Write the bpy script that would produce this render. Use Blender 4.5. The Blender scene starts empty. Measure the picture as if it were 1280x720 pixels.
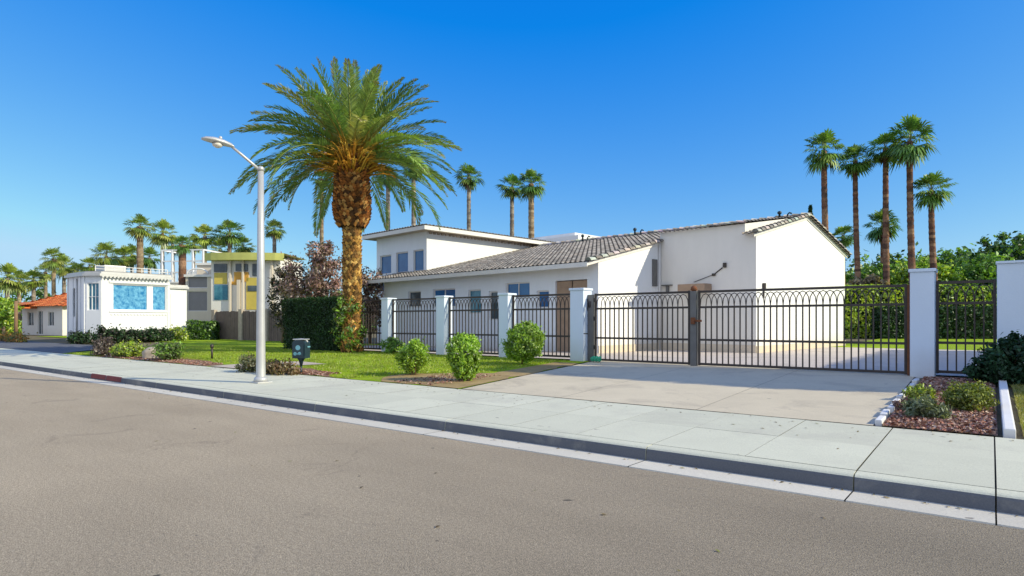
import bpy, bmesh, math, random
import numpy as np
from mathutils import Vector, Matrix, Quaternion

R = math.radians
scene = bpy.context.scene
COL = scene.collection
rng = random.Random(7)

# ------------------------------------------------------------------ frame
# world x runs along the street (to the right), y away from the street, z up
YAW = R(37.6)
C_, S_ = math.cos(YAW), math.sin(YAW)
CAMZ, F_, HZ = 1.55, 778.0, 402.0

def zt(p):
    if p <= 6.44: return 0.0
    if p <= 9.3: return 0.15 + (p - 6.44) * 0.014
    if p <= 16.1: return 0.19 + (p - 9.3) * 0.028
    return 0.38

def at(u, D):                      # column + depth -> world x, y
    k = (u - 640) / F_
    return (D * (k * C_ - S_), D * (k * S_ + C_))
def zv(v, D): return CAMZ + (HZ - v) * D / F_
def pl(u, p):                      # column + distance from street line -> x, y
    k = (u - 640) / F_
    return at(u, p / (k * S_ + C_))

# ------------------------------------------------------------------ materials
def new_mat(name):
    m = bpy.data.materials.new(name); m.use_nodes = True
    nt = m.node_tree; nt.nodes.clear()
    out = nt.nodes.new('ShaderNodeOutputMaterial')
    return m, nt, out
def N(nt, t, **kw):
    n = nt.nodes.new(t)
    for k, v in kw.items(): setattr(n, k, v)
    return n
def noise(nt, scale, detail=4, rough=.55, coord=None, dist=0.0):
    n = N(nt, 'ShaderNodeTexNoise'); n.inputs['Scale'].default_value = scale
    n.inputs['Detail'].default_value = detail; n.inputs['Roughness'].default_value = rough
    n.inputs['Distortion'].default_value = dist
    if coord is not None: nt.links.new(coord, n.inputs['Vector'])
    return n.outputs['Fac']
def ramp(nt, fac, stops):
    r = N(nt, 'ShaderNodeValToRGB'); e = r.color_ramp.elements
    e[0].position, e[0].color = stops[0][0], (*stops[0][1], 1)
    e[1].position, e[1].color = stops[-1][0], (*stops[-1][1], 1)
    for pos, c in stops[1:-1]:
        x = e.new(pos); x.color = (*c, 1)
    nt.links.new(fac, r.inputs[0]); return r.outputs[0]
def mix(nt, a, b, fac, mode='MIX'):
    m = N(nt, 'ShaderNodeMix'); m.data_type = 'RGBA'; m.blend_type = mode; m.clamp_factor = True
    for s, v in ((6, a), (7, b)):
        if isinstance(v, tuple): m.inputs[s].default_value = (*v, 1)
        else: nt.links.new(v, m.inputs[s])
    if isinstance(fac, (int, float)): m.inputs[0].default_value = fac
    else: nt.links.new(fac, m.inputs[0])
    return m.outputs[2]
def g(v): return (v, v, v)
def bump(nt, h, strength, dist=.02):
    b = N(nt, 'ShaderNodeBump'); b.inputs['Strength'].default_value = strength
    b.inputs['Distance'].default_value = dist; nt.links.new(h, b.inputs['Height']); return b.outputs[0]
def world_pos(nt): return N(nt, 'ShaderNodeNewGeometry').outputs['Position']
def principled(nt, out, color, rough=.8, spec=.3, metal=0, normal=None):
    p = N(nt, 'ShaderNodeBsdfPrincipled')
    if isinstance(color, tuple): p.inputs['Base Color'].default_value = (*color, 1)
    else: nt.links.new(color, p.inputs['Base Color'])
    if isinstance(rough, (int, float)): p.inputs['Roughness'].default_value = rough
    else: nt.links.new(rough, p.inputs['Roughness'])
    p.inputs['Specular IOR Level'].default_value = spec
    p.inputs['Metallic'].default_value = metal
    if normal is not None: nt.links.new(normal, p.inputs['Normal'])
    nt.links.new(p.outputs[0], out.inputs[0]); return p
def attr(nt):
    a = N(nt, 'ShaderNodeAttribute'); a.attribute_name = 'Col'; return a.outputs['Color']

def m_plain(name, col, rough=.6, spec=.3, metal=0, var=.25, scale=6, bmp=.15):
    m, nt, out = new_mat(name); pos = world_pos(nt)
    n1 = noise(nt, scale, 5, .6, pos)
    c = mix(nt, tuple(x * (1 - var) for x in col), tuple(min(1, x * (1 + var * .6)) for x in col), n1)
    principled(nt, out, c, rough, spec, metal, bump(nt, noise(nt, scale * 12, 3, .6, pos), bmp, .01)); return m
def m_attr(name, rough=.8, spec=.2, var=.35, scale=9, bmp=.4):
    m, nt, out = new_mat(name); pos = world_pos(nt)
    n1 = noise(nt, scale, 5, .6, pos)
    c = mix(nt, attr(nt), ramp(nt, n1, [(.25, g(1 - var)), (.75, g(1 + var * .5))]), 1.0, 'MULTIPLY')
    principled(nt, out, c, rough, spec, 0, bump(nt, noise(nt, scale * 8, 4, .65, pos), bmp, .02)); return m
def m_leaf(name, transl=.42, var=.4, scale=1.6, gloss=.12):
    m, nt, out = new_mat(name); pos = world_pos(nt)
    n1 = noise(nt, scale, 4, .6, pos)
    c = mix(nt, attr(nt), ramp(nt, n1, [(.3, g(1 - var)), (.7, g(1.25))]), 1.0, 'MULTIPLY')
    d = N(nt, 'ShaderNodeBsdfDiffuse'); nt.links.new(c, d.inputs[0])
    t = N(nt, 'ShaderNodeBsdfTranslucent')
    nt.links.new(mix(nt, c, (1.1, 1.15, .45), 1.0, 'MULTIPLY'), t.inputs[0])
    ms = N(nt, 'ShaderNodeMixShader'); ms.inputs[0].default_value = transl
    nt.links.new(d.outputs[0], ms.inputs[1]); nt.links.new(t.outputs[0], ms.inputs[2])
    gl = N(nt, 'ShaderNodeBsdfGlossy'); gl.inputs['Roughness'].default_value = .45; gl.inputs[0].default_value = (.8, .85, .8, 1)
    m2 = N(nt, 'ShaderNodeMixShader'); m2.inputs[0].default_value = gloss * .5
    nt.links.new(ms.outputs[0], m2.inputs[1]); nt.links.new(gl.outputs[0], m2.inputs[2])
    nt.links.new(m2.outputs[0], out.inputs[0]); return m

M = {}
def mats():
    # asphalt
    m, nt, out = new_mat('asphalt'); pos = world_pos(nt)
    base = ramp(nt, noise(nt, .22, 5, .6, pos), [(.3, (.39, .317, .222)), (.7, (.445, .365, .258))])
    fine = noise(nt, 95, 3, .7, pos)
    c = mix(nt, base, ramp(nt, fine, [(.30, g(.42)), (.5, g(1.0)), (.70, g(1.6))]), .9, 'MULTIPLY')
    c = mix(nt, c, ramp(nt, noise(nt, 30, 5, .75, pos), [(.32, g(.72)), (.68, g(1.25))]), .9, 'MULTIPLY')
    vor = N(nt, 'ShaderNodeTexVoronoi'); vor.inputs['Scale'].default_value = 34; nt.links.new(pos, vor.inputs['Vector'])
    c = mix(nt, c, ramp(nt, vor.outputs['Distance'], [(.04, g(1.55)), (.16, g(1.0))]), .5, 'MULTIPLY')
    sx = N(nt, 'ShaderNodeSeparateXYZ'); nt.links.new(pos, sx.inputs[0])
    ad = N(nt, 'ShaderNodeMath', operation='MULTIPLY_ADD'); ad.inputs[1].default_value = 5.0; nt.links.new(noise(nt, .35, 5, .6, pos), ad.inputs[0]); nt.links.new(sx.outputs[0], ad.inputs[2])
    wr = N(nt, 'ShaderNodeMapRange'); wr.inputs[1].default_value = -5.0; wr.inputs[2].default_value = 3.2; nt.links.new(ad.outputs[0], wr.inputs[0])
    c = mix(nt, c, (.60, .62, .65), wr.outputs[0], 'MULTIPLY')
    st = noise(nt, 1.1, 7, .7, pos, .8)
    c = mix(nt, c, (.09, .082, .075), ramp(nt, st, [(.60, g(0)), (.78, g(.55))]))
    mp = N(nt, 'ShaderNodeMapping'); mp.inputs['Scale'].default_value = (.6, 2.0, 1); nt.links.new(pos, mp.inputs[0])
    c = mix(nt, c, ramp(nt, noise(nt, .55, 4, .55, mp.outputs[0]), [(.35, g(.93)), (.65, g(1.05))]), 1, 'MULTIPLY')
    cv = N(nt, 'ShaderNodeTexVoronoi'); cv.feature = 'DISTANCE_TO_EDGE'; cv.inputs['Scale'].default_value = .42
    wn = N(nt, 'ShaderNodeTexNoise'); wn.inputs['Scale'].default_value = 2.2; wn.inputs['Detail'].default_value = 6; nt.links.new(pos, wn.inputs['Vector'])
    wa = N(nt, 'ShaderNodeVectorMath', operation='MULTIPLY_ADD'); nt.links.new(wn.outputs['Color'], wa.inputs[0]); wa.inputs[1].default_value = (.55, .55, .55); nt.links.new(pos, wa.inputs[2]); nt.links.new(wa.outputs[0], cv.inputs['Vector'])
    cm = N(nt, 'ShaderNodeMath', operation='MULTIPLY'); nt.links.new(ramp(nt, cv.outputs['Distance'], [(.0, g(1)), (.010, g(0))]), cm.inputs[0]); nt.links.new(ramp(nt, noise(nt, .38, 3, .5, pos), [(.52, g(0)), (.66, g(.22))]), cm.inputs[1])
    c = mix(nt, c, (.06, .052, .046), cm.outputs[0])
    sp = noise(nt, 4.3, 2, .5, pos)
    c = mix(nt, c, (.05, .045, .042), ramp(nt, sp, [(.745, g(0)), (.77, g(.8))]))
    principled(nt, out, c, .92, .2, 0, bump(nt, fine, .8, .014)); M['asphalt'] = m
    m, nt, out = new_mat('old_asphalt'); pos = world_pos(nt)
    c = ramp(nt, noise(nt, 2, 6, .6, pos), [(.3, (.10, .105, .12)), (.7, (.16, .165, .175))])
    principled(nt, out, c, .9, .2, 0, bump(nt, noise(nt, 60, 3, .6, pos), .3)); M['old_asphalt'] = m
    def conc(key, col, var=.12, stain=(.28, .25, .21), amount=.5, rough=.88):
        m, nt, out = new_mat(key); pos = world_pos(nt)
        c = mix(nt, tuple(x * (1 - var) for x in col), tuple(x * (1 + var) for x in col), noise(nt, 1.3, 7, .65, pos))
        c = mix(nt, c, attr(nt), 1.0, 'MULTIPLY')
        c = mix(nt, c, stain, ramp(nt, noise(nt, .75, 6, .7, pos, .6), [(.52, g(0)), (.75, g(amount))]))
        c = mix(nt, c, ramp(nt, noise(nt, 70, 3, .7, pos), [(.3, g(.86)), (.7, g(1.1))]), 1, 'MULTIPLY')
        c = mix(nt, c, (.14, .125, .11), ramp(nt, noise(nt, 5.2, 2, .5, pos), [(.73, g(0)), (.765, g(.7))]))
        principled(nt, out, c, rough, .25, 0, bump(nt, noise(nt, 45, 4, .7, pos), .25, .01)); M[key] = m
    conc('concrete', (.62, .61, .475), .10, (.42, .39, .33), .5)
    conc('drive_concrete', (.61, .53, .385), .14, (.26, .22, .18), .55)
    conc('gutter_concrete', (.60, .56, .47), .08, (.45, .41, .35), .4)
    conc('path_concrete', (.52, .44, .37))
    conc('court_concrete', (.56, .49, .43))
    M['dirt'] = m_plain('dirt', (.40, .29, .14), .95, .1, 0, .55, 3, .6)
    M['joint'] = m_plain('joint', (.10, .09, .08), .95, .1)
    # soil / ground
    m, nt, out = new_mat('soil'); pos = world_pos(nt)
    c = ramp(nt, noise(nt, 1.5, 8, .7, pos), [(.3, (.12, .095, .06)), (.55, (.20, .17, .10)), (.75, (.13, .15, .05))])
    principled(nt, out, c, .95, .1, 0, bump(nt, noise(nt, 12, 5, .7, pos), .6, .05)); M['soil'] = m
    def turf(key, a, b, d):
        m, nt, out = new_mat(key); pos = world_pos(nt)
        c = ramp(nt, noise(nt, 1.1, 7, .7, pos), [(.28, a), (.5, b), (.75, d)])
        mp = N(nt, 'ShaderNodeMapping'); mp.inputs['Scale'].default_value = (1, 5, 1); nt.links.new(pos, mp.inputs[0])
        c = mix(nt, c, ramp(nt, noise(nt, 26, 4, .75, mp.outputs[0]), [(.3, g(.6)), (.7, g(1.3))]), 1, 'MULTIPLY')
        c = mix(nt, c, (.30, .25, .09), ramp(nt, noise(nt, .8, 6, .7, pos, .5), [(.56, g(0)), (.72, g(.75))]))
        principled(nt, out, c, .9, .12, 0, bump(nt, noise(nt, 40, 4, .7, pos), .8, .04)); M[key] = m
    turf('turf', (.22, .34, .012), (.30, .43, .016), (.38, .46, .03))
    turf('dry_turf', (.20, .20, .04), (.27, .26, .06), (.30, .27, .09))
    m, nt, out = new_mat('mulch'); pos = world_pos(nt)
    v = N(nt, 'ShaderNodeTexVoronoi'); v.inputs['Scale'].default_value = 26; nt.links.new(pos, v.inputs['Vector'])
    c = ramp(nt, noise(nt, 22, 4, .7, pos), [(.3, (.14, .07, .05)), (.5, (.32, .18, .12)), (.75, (.50, .34, .25))])
    c = mix(nt, c, v.outputs['Color'], .12, 'OVERLAY')
    principled(nt, out, c, .95, .15, 0, bump(nt, v.outputs['Distance'], .9, .05)); M['mulch'] = m
    # stucco
    def stucco(key, col, bs=.25, dirt=.35):
        m, nt, out = new_mat(key); pos = world_pos(nt)
        c = mix(nt, tuple(x * .93 for x in col), col, noise(nt, .9, 6, .65, pos))
        sx = N(nt, 'ShaderNodeSeparateXYZ'); nt.links.new(pos, sx.inputs[0])
        mp = N(nt, 'ShaderNodeMapping'); mp.inputs['Scale'].default_value = (2.2, 2.2, .6); nt.links.new(pos, mp.inputs[0])
        streak = noise(nt, 1.0, 5, .65, mp.outputs[0])
        c = mix(nt, c, ramp(nt, streak, [(.3, g(.93)), (.7, g(1.0))]), .8, 'MULTIPLY')
        mr = N(nt, 'ShaderNodeMapRange'); mr.inputs[1].default_value = .35; mr.inputs[2].default_value = 1.05
        mr.inputs[3].default_value = dirt; mr.inputs[4].default_value = 0; nt.links.new(sx.outputs[2], mr.inputs[0])
        mu = N(nt, 'ShaderNodeMath', operation='MULTIPLY'); nt.links.new(mr.outputs[0], mu.inputs[0])
        nt.links.new(noise(nt, 2.2, 6, .7, pos), mu.inputs[1])
        c = mix(nt, c, (.42, .30, .17), mu.outputs[0])
        principled(nt, out, c, .9, .2, 0, bump(nt, noise(nt, 28, 5, .7, pos), bs, .012)); M[key] = m
    stucco('stucco', (.84, .84, .83), dirt=.9)
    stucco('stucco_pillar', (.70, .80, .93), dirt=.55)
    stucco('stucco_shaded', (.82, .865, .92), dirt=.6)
    stucco('stucco_grey', (.80, .77, .71))
    stucco('stucco_cream', (.70, .62, .50))
    stucco('white_paint', (.82, .83, .84), .08, .3)
    M['tile'] = m_attr('tile', .85, .2, .4, 7, .5)
    M['attr'] = m_attr('attr_matte', .8, .2, .25, 8, .3)
    M['bark'] = m_attr('bark', .95, .1, .55, 6, .9)
    M['leaf'] = m_leaf('leaf'); M['palm_leaf'] = m_leaf('palm_leaf', .28, .35, 2.2, .2)
    M['dark_leaf'] = m_leaf('dark_leaf', .15, .5, 2.0, .06)
    M['iron'] = m_plain('iron', (.060, .048, .042), .5, .4, .2, .5, 9, .2)
    M['steel'] = m_plain('steel', (.17, .165, .16), .5, .4, .4, .3, 5, .15)
    M['rust'] = m_plain('rust', (.22, .09, .045), .8, .2, .1, .5, 14, .4)
    M['lamp_metal'] = m_plain('lamp_metal', (.52, .52, .51), .45, .5, .35, .2, 3, .1)
    M['lens'] = m_plain('lens', (.70, .66, .58), .2, .5, 0, .1)
    M['wood'] = m_plain('wood', (.26, .16, .09), .7, .2, 0, .4, 4, .3)
    M['tan'] = m_plain('tan', (.38, .27, .19), .8, .2, 0, .35, 5, .3)
    M['fascia'] = m_plain('fascia', (.74, .72, .68), .7, .3, 0, .12, 3, .1)
    M['soffit'] = m_plain('soffit', (.52, .44, .34), .8, .2, 0, .2, 3, .1)
    M['mailbox'] = m_plain('mailbox', (.012, .035, .05), .4, .5, 0, .4, 5, .1)
    M['emblem'] = m_plain('emblem', (.16, .38, .46), .5, .3, 0, .3, 18, .05)
    M['green_plastic'] = m_plain('green_plastic', (.03, .36, .20), .35, .5, 0, .3, 8, .2)
    M['red_paint'] = m_plain('red_paint', (.22, .06, .055), .8, .2, 0, .45, 9, .3)
    M['yellow'] = m_plain('yellow', (.60, .48, .10), .6, .3, 0, .2, 3, .1)
    M['orange'] = m_plain('orange', (.60, .33, .06), .6, .3, 0, .2, 3, .1)
    M['canopy_yellow'] = m_plain('canopy_yellow', (.50, .51, .15), .7, .2, 0, .3, 2, .1)
    M['grey_panel'] = m_plain('grey_panel', (.22, .21, .215), .35, .5, 0, .2, 2, .05)
    M['fence_board'] = m_plain('fence_board', (.17, .13, .11), .8, .2, 0, .5, 3, .4)
    def glass(key, a, b, scale, rough=.06, detail=5):
        m, nt, out = new_mat(key); pos = world_pos(nt)
        c = ramp(nt, noise(nt, scale, detail, .65, pos, .4), [(.35, a), (.65, b)])
        p = principled(nt, out, c, rough, .45, 0, bump(nt, noise(nt, 1.4, 2, .5, pos), .06, .05)); p.inputs['Coat Weight'].default_value = 0
        M[key] = m
    glass('glass_blue', (.02, .10, .26), (.045, .17, .38), .9)
    glass('glass_reflect_speckle', (.02, .17, .40), (.20, .50, .72), 4.5, .06, 12)  # pale speckle painted into the pane colour for reflected trees
    glass('glass_teal', (.03, .13, .20), (.10, .28, .36), 1.6)
    glass('glass_dark', (.03, .045, .055), (.09, .12, .14), 1.2)
mats()

# ------------------------------------------------------------------ objects
def tag(o, label=None, cat=None, group=None, kind=None):
    if label: o['label'] = label
    if cat: o['category'] = cat
    if group: o['group'] = group
    if kind: o['kind'] = kind
    return o
def thing(name, label, cat, loc=(0, 0, 0), rz=0, group=None, scale=1):
    o = bpy.data.objects.new(name, None); COL.objects.link(o)
    o.location = loc; o.rotation_euler = (0, 0, rz); o.scale = (scale,) * 3; o.empty_display_size = .3
    return tag(o, label, cat, group)
def link(name, me, mat, parent=None, loc=None, rz=0):
    o = bpy.data.objects.new(name, me); COL.objects.link(o)
    if mat is not None and len(me.materials) == 0: me.materials.append(mat)
    if parent is not None: o.parent = parent
    if loc is not None: o.location = loc
    if rz: o.rotation_euler = (0, 0, rz)
    return o
def dup(root, loc, rz, label, group=None, scale=1, zs=None):
    r = root.copy(); COL.objects.link(r); r.location = loc; r.rotation_euler = (0, 0, rz)
    r.scale = (scale, scale, zs or scale); r['label'] = label
    if group: r['group'] = group
    for ch in list(root.children):
        c = ch.copy(); COL.objects.link(c); c.parent = r
        for gch in list(ch.children):
            d = gch.copy(); COL.objects.link(d); d.parent = c
    return r

class MB:
    def __init__(s): s.v = []; s.f = []; s.c = []; s.sm = []
    def face(s, pts, col=(1, 1, 1), smooth=False):
        i = len(s.v); s.v += [tuple(p) for p in pts]; s.f.append(tuple(range(i, i + len(pts)))); s.c.append(col); s.sm.append(smooth)
    def mesh(s, verts, faces, col=(1, 1, 1), smooth=False):
        i = len(s.v); s.v += [tuple(p) for p in verts]
        for f in faces: s.f.append(tuple(i + k for k in f)); s.c.append(col); s.sm.append(smooth)
    def box(s, x0, x1, y0, y1, z0, z1, bev=0, col=(1, 1, 1), mat=None):
        c = Vector(((x0 + x1) / 2, (y0 + y1) / 2, (z0 + z1) / 2)); h = Vector((abs(x1 - x0) / 2, abs(y1 - y0) / 2, abs(z1 - z0) / 2))
        T = mat or Matrix()
        if bev <= 0:
            vs = [T @ (c + Vector((sx * h.x, sy * h.y, sz * h.z))) for sx in (-1, 1) for sy in (-1, 1) for sz in (-1, 1)]
            s.mesh(vs, [(0, 1, 3, 2), (4, 6, 7, 5), (0, 4, 5, 1), (2, 3, 7, 6), (0, 2, 6, 4), (1, 5, 7, 3)], col); return
        bm = bmesh.new(); bmesh.ops.create_cube(bm, size=2)
        for v in bm.verts: v.co = Vector((v.co.x * h.x, v.co.y * h.y, v.co.z * h.z))
        bmesh.ops.bevel(bm, geom=bm.edges[:], offset=min(bev, min(h) * .9), segments=2, affect='EDGES', profile=.6)
        bm.verts.index_update()
        s.mesh([T @ (c + v.co) for v in bm.verts], [[v.index for v in f.verts] for f in bm.faces], col); bm.free()
    def bar(s, a, b, w, d=None, col=(1, 1, 1)):
        a, b = Vector(a), Vector(b); d = d or w; ax = (b - a); L = ax.length
        q = ax.to_track_quat('Z', 'Y').to_matrix().to_4x4(); T = Matrix.Translation(a) @ q
        s.box(-w / 2, w / 2, -d / 2, d / 2, 0, L, 0, col, T)
    def tube(s, pts, rad, n=10, col=(1, 1, 1), cap=True, smooth=True, cols=None):
        pts = [Vector(p) for p in pts]; rads = rad if isinstance(rad, (list, tuple)) else [rad] * len(pts)
        i0 = len(s.v); up = None
        for i, p in enumerate(pts):
            t = (pts[min(i + 1, len(pts) - 1)] - pts[max(i - 1, 0)]).normalized()
            if up is None: up = Vector((0, 0, 1)) if abs(t.z) < .9 else Vector((1, 0, 0))
            x = t.cross(up).normalized(); y = x.cross(t).normalized(); up = y
            for k in range(n):
                a = 2 * math.pi * k / n; s.v.append(tuple(p + (x * math.cos(a) + y * math.sin(a)) * rads[i]))
        for i in range(len(pts) - 1):
            for k in range(n):
                a = i0 + i * n + k; b = i0 + i * n + (k + 1) % n
                s.f.append((a, b, b + n, a + n)); s.c.append(cols[i] if cols else col); s.sm.append(smooth)
        if cap:
            s.f.append(tuple(i0 + k for k in reversed(range(n)))); s.c.append(col); s.sm.append(False)
            s.f.append(tuple(i0 + (len(pts) - 1) * n + k for k in range(n))); s.c.append(col); s.sm.append(False)
    def prism(s, poly, z0, z1, col=(1, 1, 1), top=True):
        n = len(poly)
        z0f = z0 if callable(z0) else (lambda p: z0); z1f = z1 if callable(z1) else (lambda p: z1)
        vs = [(x, y, z0f((x, y))) for x, y in poly] + [(x, y, z1f((x, y))) for x, y in poly]
        fs = [(i, (i + 1) % n, n + (i + 1) % n, n + i) for i in range(n)] + [tuple(reversed(range(n)))]
        if top: fs.append(tuple(range(n, 2 * n)))
        s.mesh(vs, fs, col)
    def data(s, name):
        me = bpy.data.meshes.new(name); me.from_pydata(s.v, [], s.f)
        a = me.color_attributes.new('Col', 'FLOAT_COLOR', 'CORNER')
        cols = np.ones((len(me.loops), 4), np.float32); i = 0
        for f, c in zip(s.f, s.c):
            cols[i:i + len(f), :3] = c; i += len(f)
        a.data.foreach_set('color', cols.ravel())
        me.polygons.foreach_set('use_smooth', s.sm); me.update(); return me
    def build(s, name, mat, parent=None, loc=None, rz=0): return link(name, s.data(name), mat, parent, loc, rz)

def np_mesh(name, V, k, col):          # V: (n*k,3) verts, k-gons, col: (n,3) per face
    n = len(V) // k
    me = bpy.data.meshes.new(name); me.vertices.add(n * k); me.loops.add(n * k); me.polygons.add(n)
    me.vertices.foreach_set('co', V.astype(np.float32).ravel())
    me.loops.foreach_set('vertex_index', np.arange(n * k, dtype=np.int32))
    me.polygons.foreach_set('loop_start', np.arange(0, n * k, k, dtype=np.int32))
    me.update(calc_edges=True)
    a = me.color_attributes.new('Col', 'FLOAT_COLOR', 'CORNER')
    cc = np.ones((n * k, 4), np.float32); cc[:, :3] = np.repeat(col, k, axis=0)
    a.data.foreach_set('color', cc.ravel()); me.validate(); return me

def nrm(a): return a / np.maximum(np.linalg.norm(a, axis=1, keepdims=True), 1e-6)
def leaves(C, NRM, size, col, rs, aspect=1.9, jitter=.8):
    """leaf shaped quads (diamonds) at points C roughly facing NRM"""
    n = len(C); nn = nrm(NRM + rs.normal(0, jitter, (n, 3)))
    t = nrm(np.cross(nn, rs.normal(0, 1, (n, 3)))); b = np.cross(nn, t)
    sz = (size * rs.uniform(.6, 1.4, n))[:, None] if np.isscalar(size) else size[:, None]
    L = t * sz * aspect / 2; Wd = b * sz / 2; fold = nn * sz * .15
    V = np.stack([C - L, C + Wd + fold, C + L, C - Wd + fold], 1).reshape(-1, 3)
    return V
def clump_cloud(lobes, n, rs, shell=.55, clumps=None, clump_r=.16):
    """points in ellipsoid lobes gathered into clumps, plus outward normals and depth 0 inside..1 outside"""
    vol = np.array([l[1][0] * l[1][1] * l[1][2] for l in lobes]) ** .67; vol /= vol.sum()
    P, Q, E = [], [], []
    for (c, r), w in zip(lobes, vol):
        m = max(8, int(n * w)); nc = clumps and max(4, int(clumps * w)) or max(6, m // 45)
        d = nrm(rs.normal(0, 1, (nc, 3))); rad = shell + (1 - shell) * rs.uniform(0, 1, nc) ** .5
        cc = d * rad[:, None] * np.array(r)
        idx = rs.integers(0, nc, m); mean = sum(r) / 3
        off = rs.normal(0, 1, (m, 3)) * clump_r * mean * rs.uniform(.6, 1.4, nc)[idx][:, None]
        p = cc[idx] + off; P.append(p + np.array(c))
        q = nrm(p / np.array(r)); q = nrm(q + nrm(off) * .8); Q.append(q)
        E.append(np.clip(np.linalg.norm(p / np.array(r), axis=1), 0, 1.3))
    return np.concatenate(P), np.concatenate(Q), np.concatenate(E)
def leaf_colors(n, rs, pal, E=None, hi=None):
    pal = np.array(pal); i = rs.integers(0, len(pal), n); j = rs.integers(0, len(pal), n); t = rs.uniform(0, 1, (n, 1))
    c = pal[i] * (1 - t) + pal[j] * t
    c *= rs.uniform(.7, 1.25, (n, 1))
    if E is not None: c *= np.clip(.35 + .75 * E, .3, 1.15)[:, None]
    return c
def bush_mesh(name, lobes, n, size, pal, seed, shell=.6, clumps=None, clump_r=.16, aspect=1.9, jitter=.8):
    rs = np.random.default_rng(seed)
    P, Q, E = clump_cloud(lobes, n, rs, shell, clumps, clump_r)
    k = P[:, 2] > -.02; P, Q, E = P[k], Q[k], E[k]
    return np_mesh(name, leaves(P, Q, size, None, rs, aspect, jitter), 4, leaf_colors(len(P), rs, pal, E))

GREEN = [(0.131, 0.267, 0.035), (0.197, 0.365, 0.039), (0.262, 0.462, 0.058), (0.092, 0.194, 0.029)]
LIME = [(0.399, 0.566, 0.035), (0.517, 0.652, 0.052), (0.282, 0.457, 0.035), (0.634, 0.674, 0.087)]
DARK = [(0.023, 0.058, 0.016), (0.039, 0.085, 0.019), (0.026, 0.072, 0.026)]
OLIVE = [(.14, .16, .06), (.19, .2, .09), (.10, .12, .05)]

# ================================================================== SETTING
def strips(name, s0, s1, ps, mat, off=0.0, zfun=zt, ns=1, kind='structure', label=None):
    mb = MB()
    for i in range(len(ps) - 1):
        for j in range(ns):
            a = s0 + (s1 - s0) * j / ns; b = s0 + (s1 - s0) * (j + 1) / ns
            mb.face([(a, ps[i], zfun(ps[i]) + off), (b, ps[i], zfun(ps[i]) + off), (b, ps[i + 1], zfun(ps[i + 1]) + off), (a, ps[i + 1], zfun(ps[i + 1]) + off)])
    o = mb.build(name, mat); tag(o, label, None, None, kind); return o
def poly(name, pts, mat, off, kind='structure', label=None):
    mb = MB(); mb.face([(x, y, zt(y) + off) for x, y in pts]); o = mb.build(name, mat); tag(o, label, None, None, kind); return o

def zg(p):
    if p < 6.55: return -.05
    if p < 9.2: return .09
    return zt(p) - .03
strips('ground', -700, 700, [-700, 5.9, 6.5, 6.6, 9.15, 9.4, 16.1, 40, 900], M['soil'], 0, zg)
strips('road', -300, 120, [-30, 6.0], M['asphalt'], 0, lambda p: 0)
def gutter_kerb():
    mb = MB(); kb = MB(); s = -75.0
    joints = []
    while s < 9:
        joints.append(s); s += 3.09
    off = 0.03 - joints[min(range(len(joints)), key=lambda i: abs(joints[i] - .03))]
    joints = [j + off for j in joints]
    js = sorted(joints + [-1.0, -75.5 + off, 14, 60]); js = [-280] + js
    for a, b in zip(js[:-1], js[1:]):
        gp = .006; c = g(rng.uniform(.93, 1.05)); a += gp; b -= gp
        mb.face([(a, 6.0, .012), (b, 6.0, .012), (b, 6.42, .002), (a, 6.42, .002)], c)
        mb.face([(a, 5.985, -.03), (b, 5.985, -.03), (b, 6.0, .012), (a, 6.0, .012)], c)
        prof = [(6.42, -.02), (6.432, .104), (6.441, .124), (6.456, .138), (6.480, .147), (6.60, .152), (6.60, .0)]
        c = g(rng.uniform(.95, 1.05))
        for (y0, z0), (y1, z1) in zip(prof[:-1], prof[1:]):
            kb.face([(a, y0, z0), (b, y0, z0), (b, y1, z1), (a, y1, z1)], c if z0 > .11 else (c[0] * .20, c[0] * .215, c[0] * .31))  # shade of the kerb face put into its colour, dark blue-grey
        kb.face([(a, y, z) for y, z in reversed(prof)], c); kb.face([(b, y, z) for y, z in prof], c)
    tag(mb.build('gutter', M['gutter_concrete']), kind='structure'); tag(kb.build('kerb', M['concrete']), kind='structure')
gutter_kerb()
def kerb_paint():
    mb = MB()
    prof = [(6.4175, .02), (6.4295, .105), (6.4385, .126), (6.4545, .141)]
    for a, b in ((-19.4, -18.4), (-18.35, -17.4)):
        for (y0, z0), (y1, z1) in zip(prof[:-1], prof[1:]): mb.face([(a, y0, z0), (b, y0, z0), (b, y1, z1), (a, y1, z1)])
    tag(mb.build('kerb_marking', M['red_paint']), kind='structure')
kerb_paint()
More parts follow.
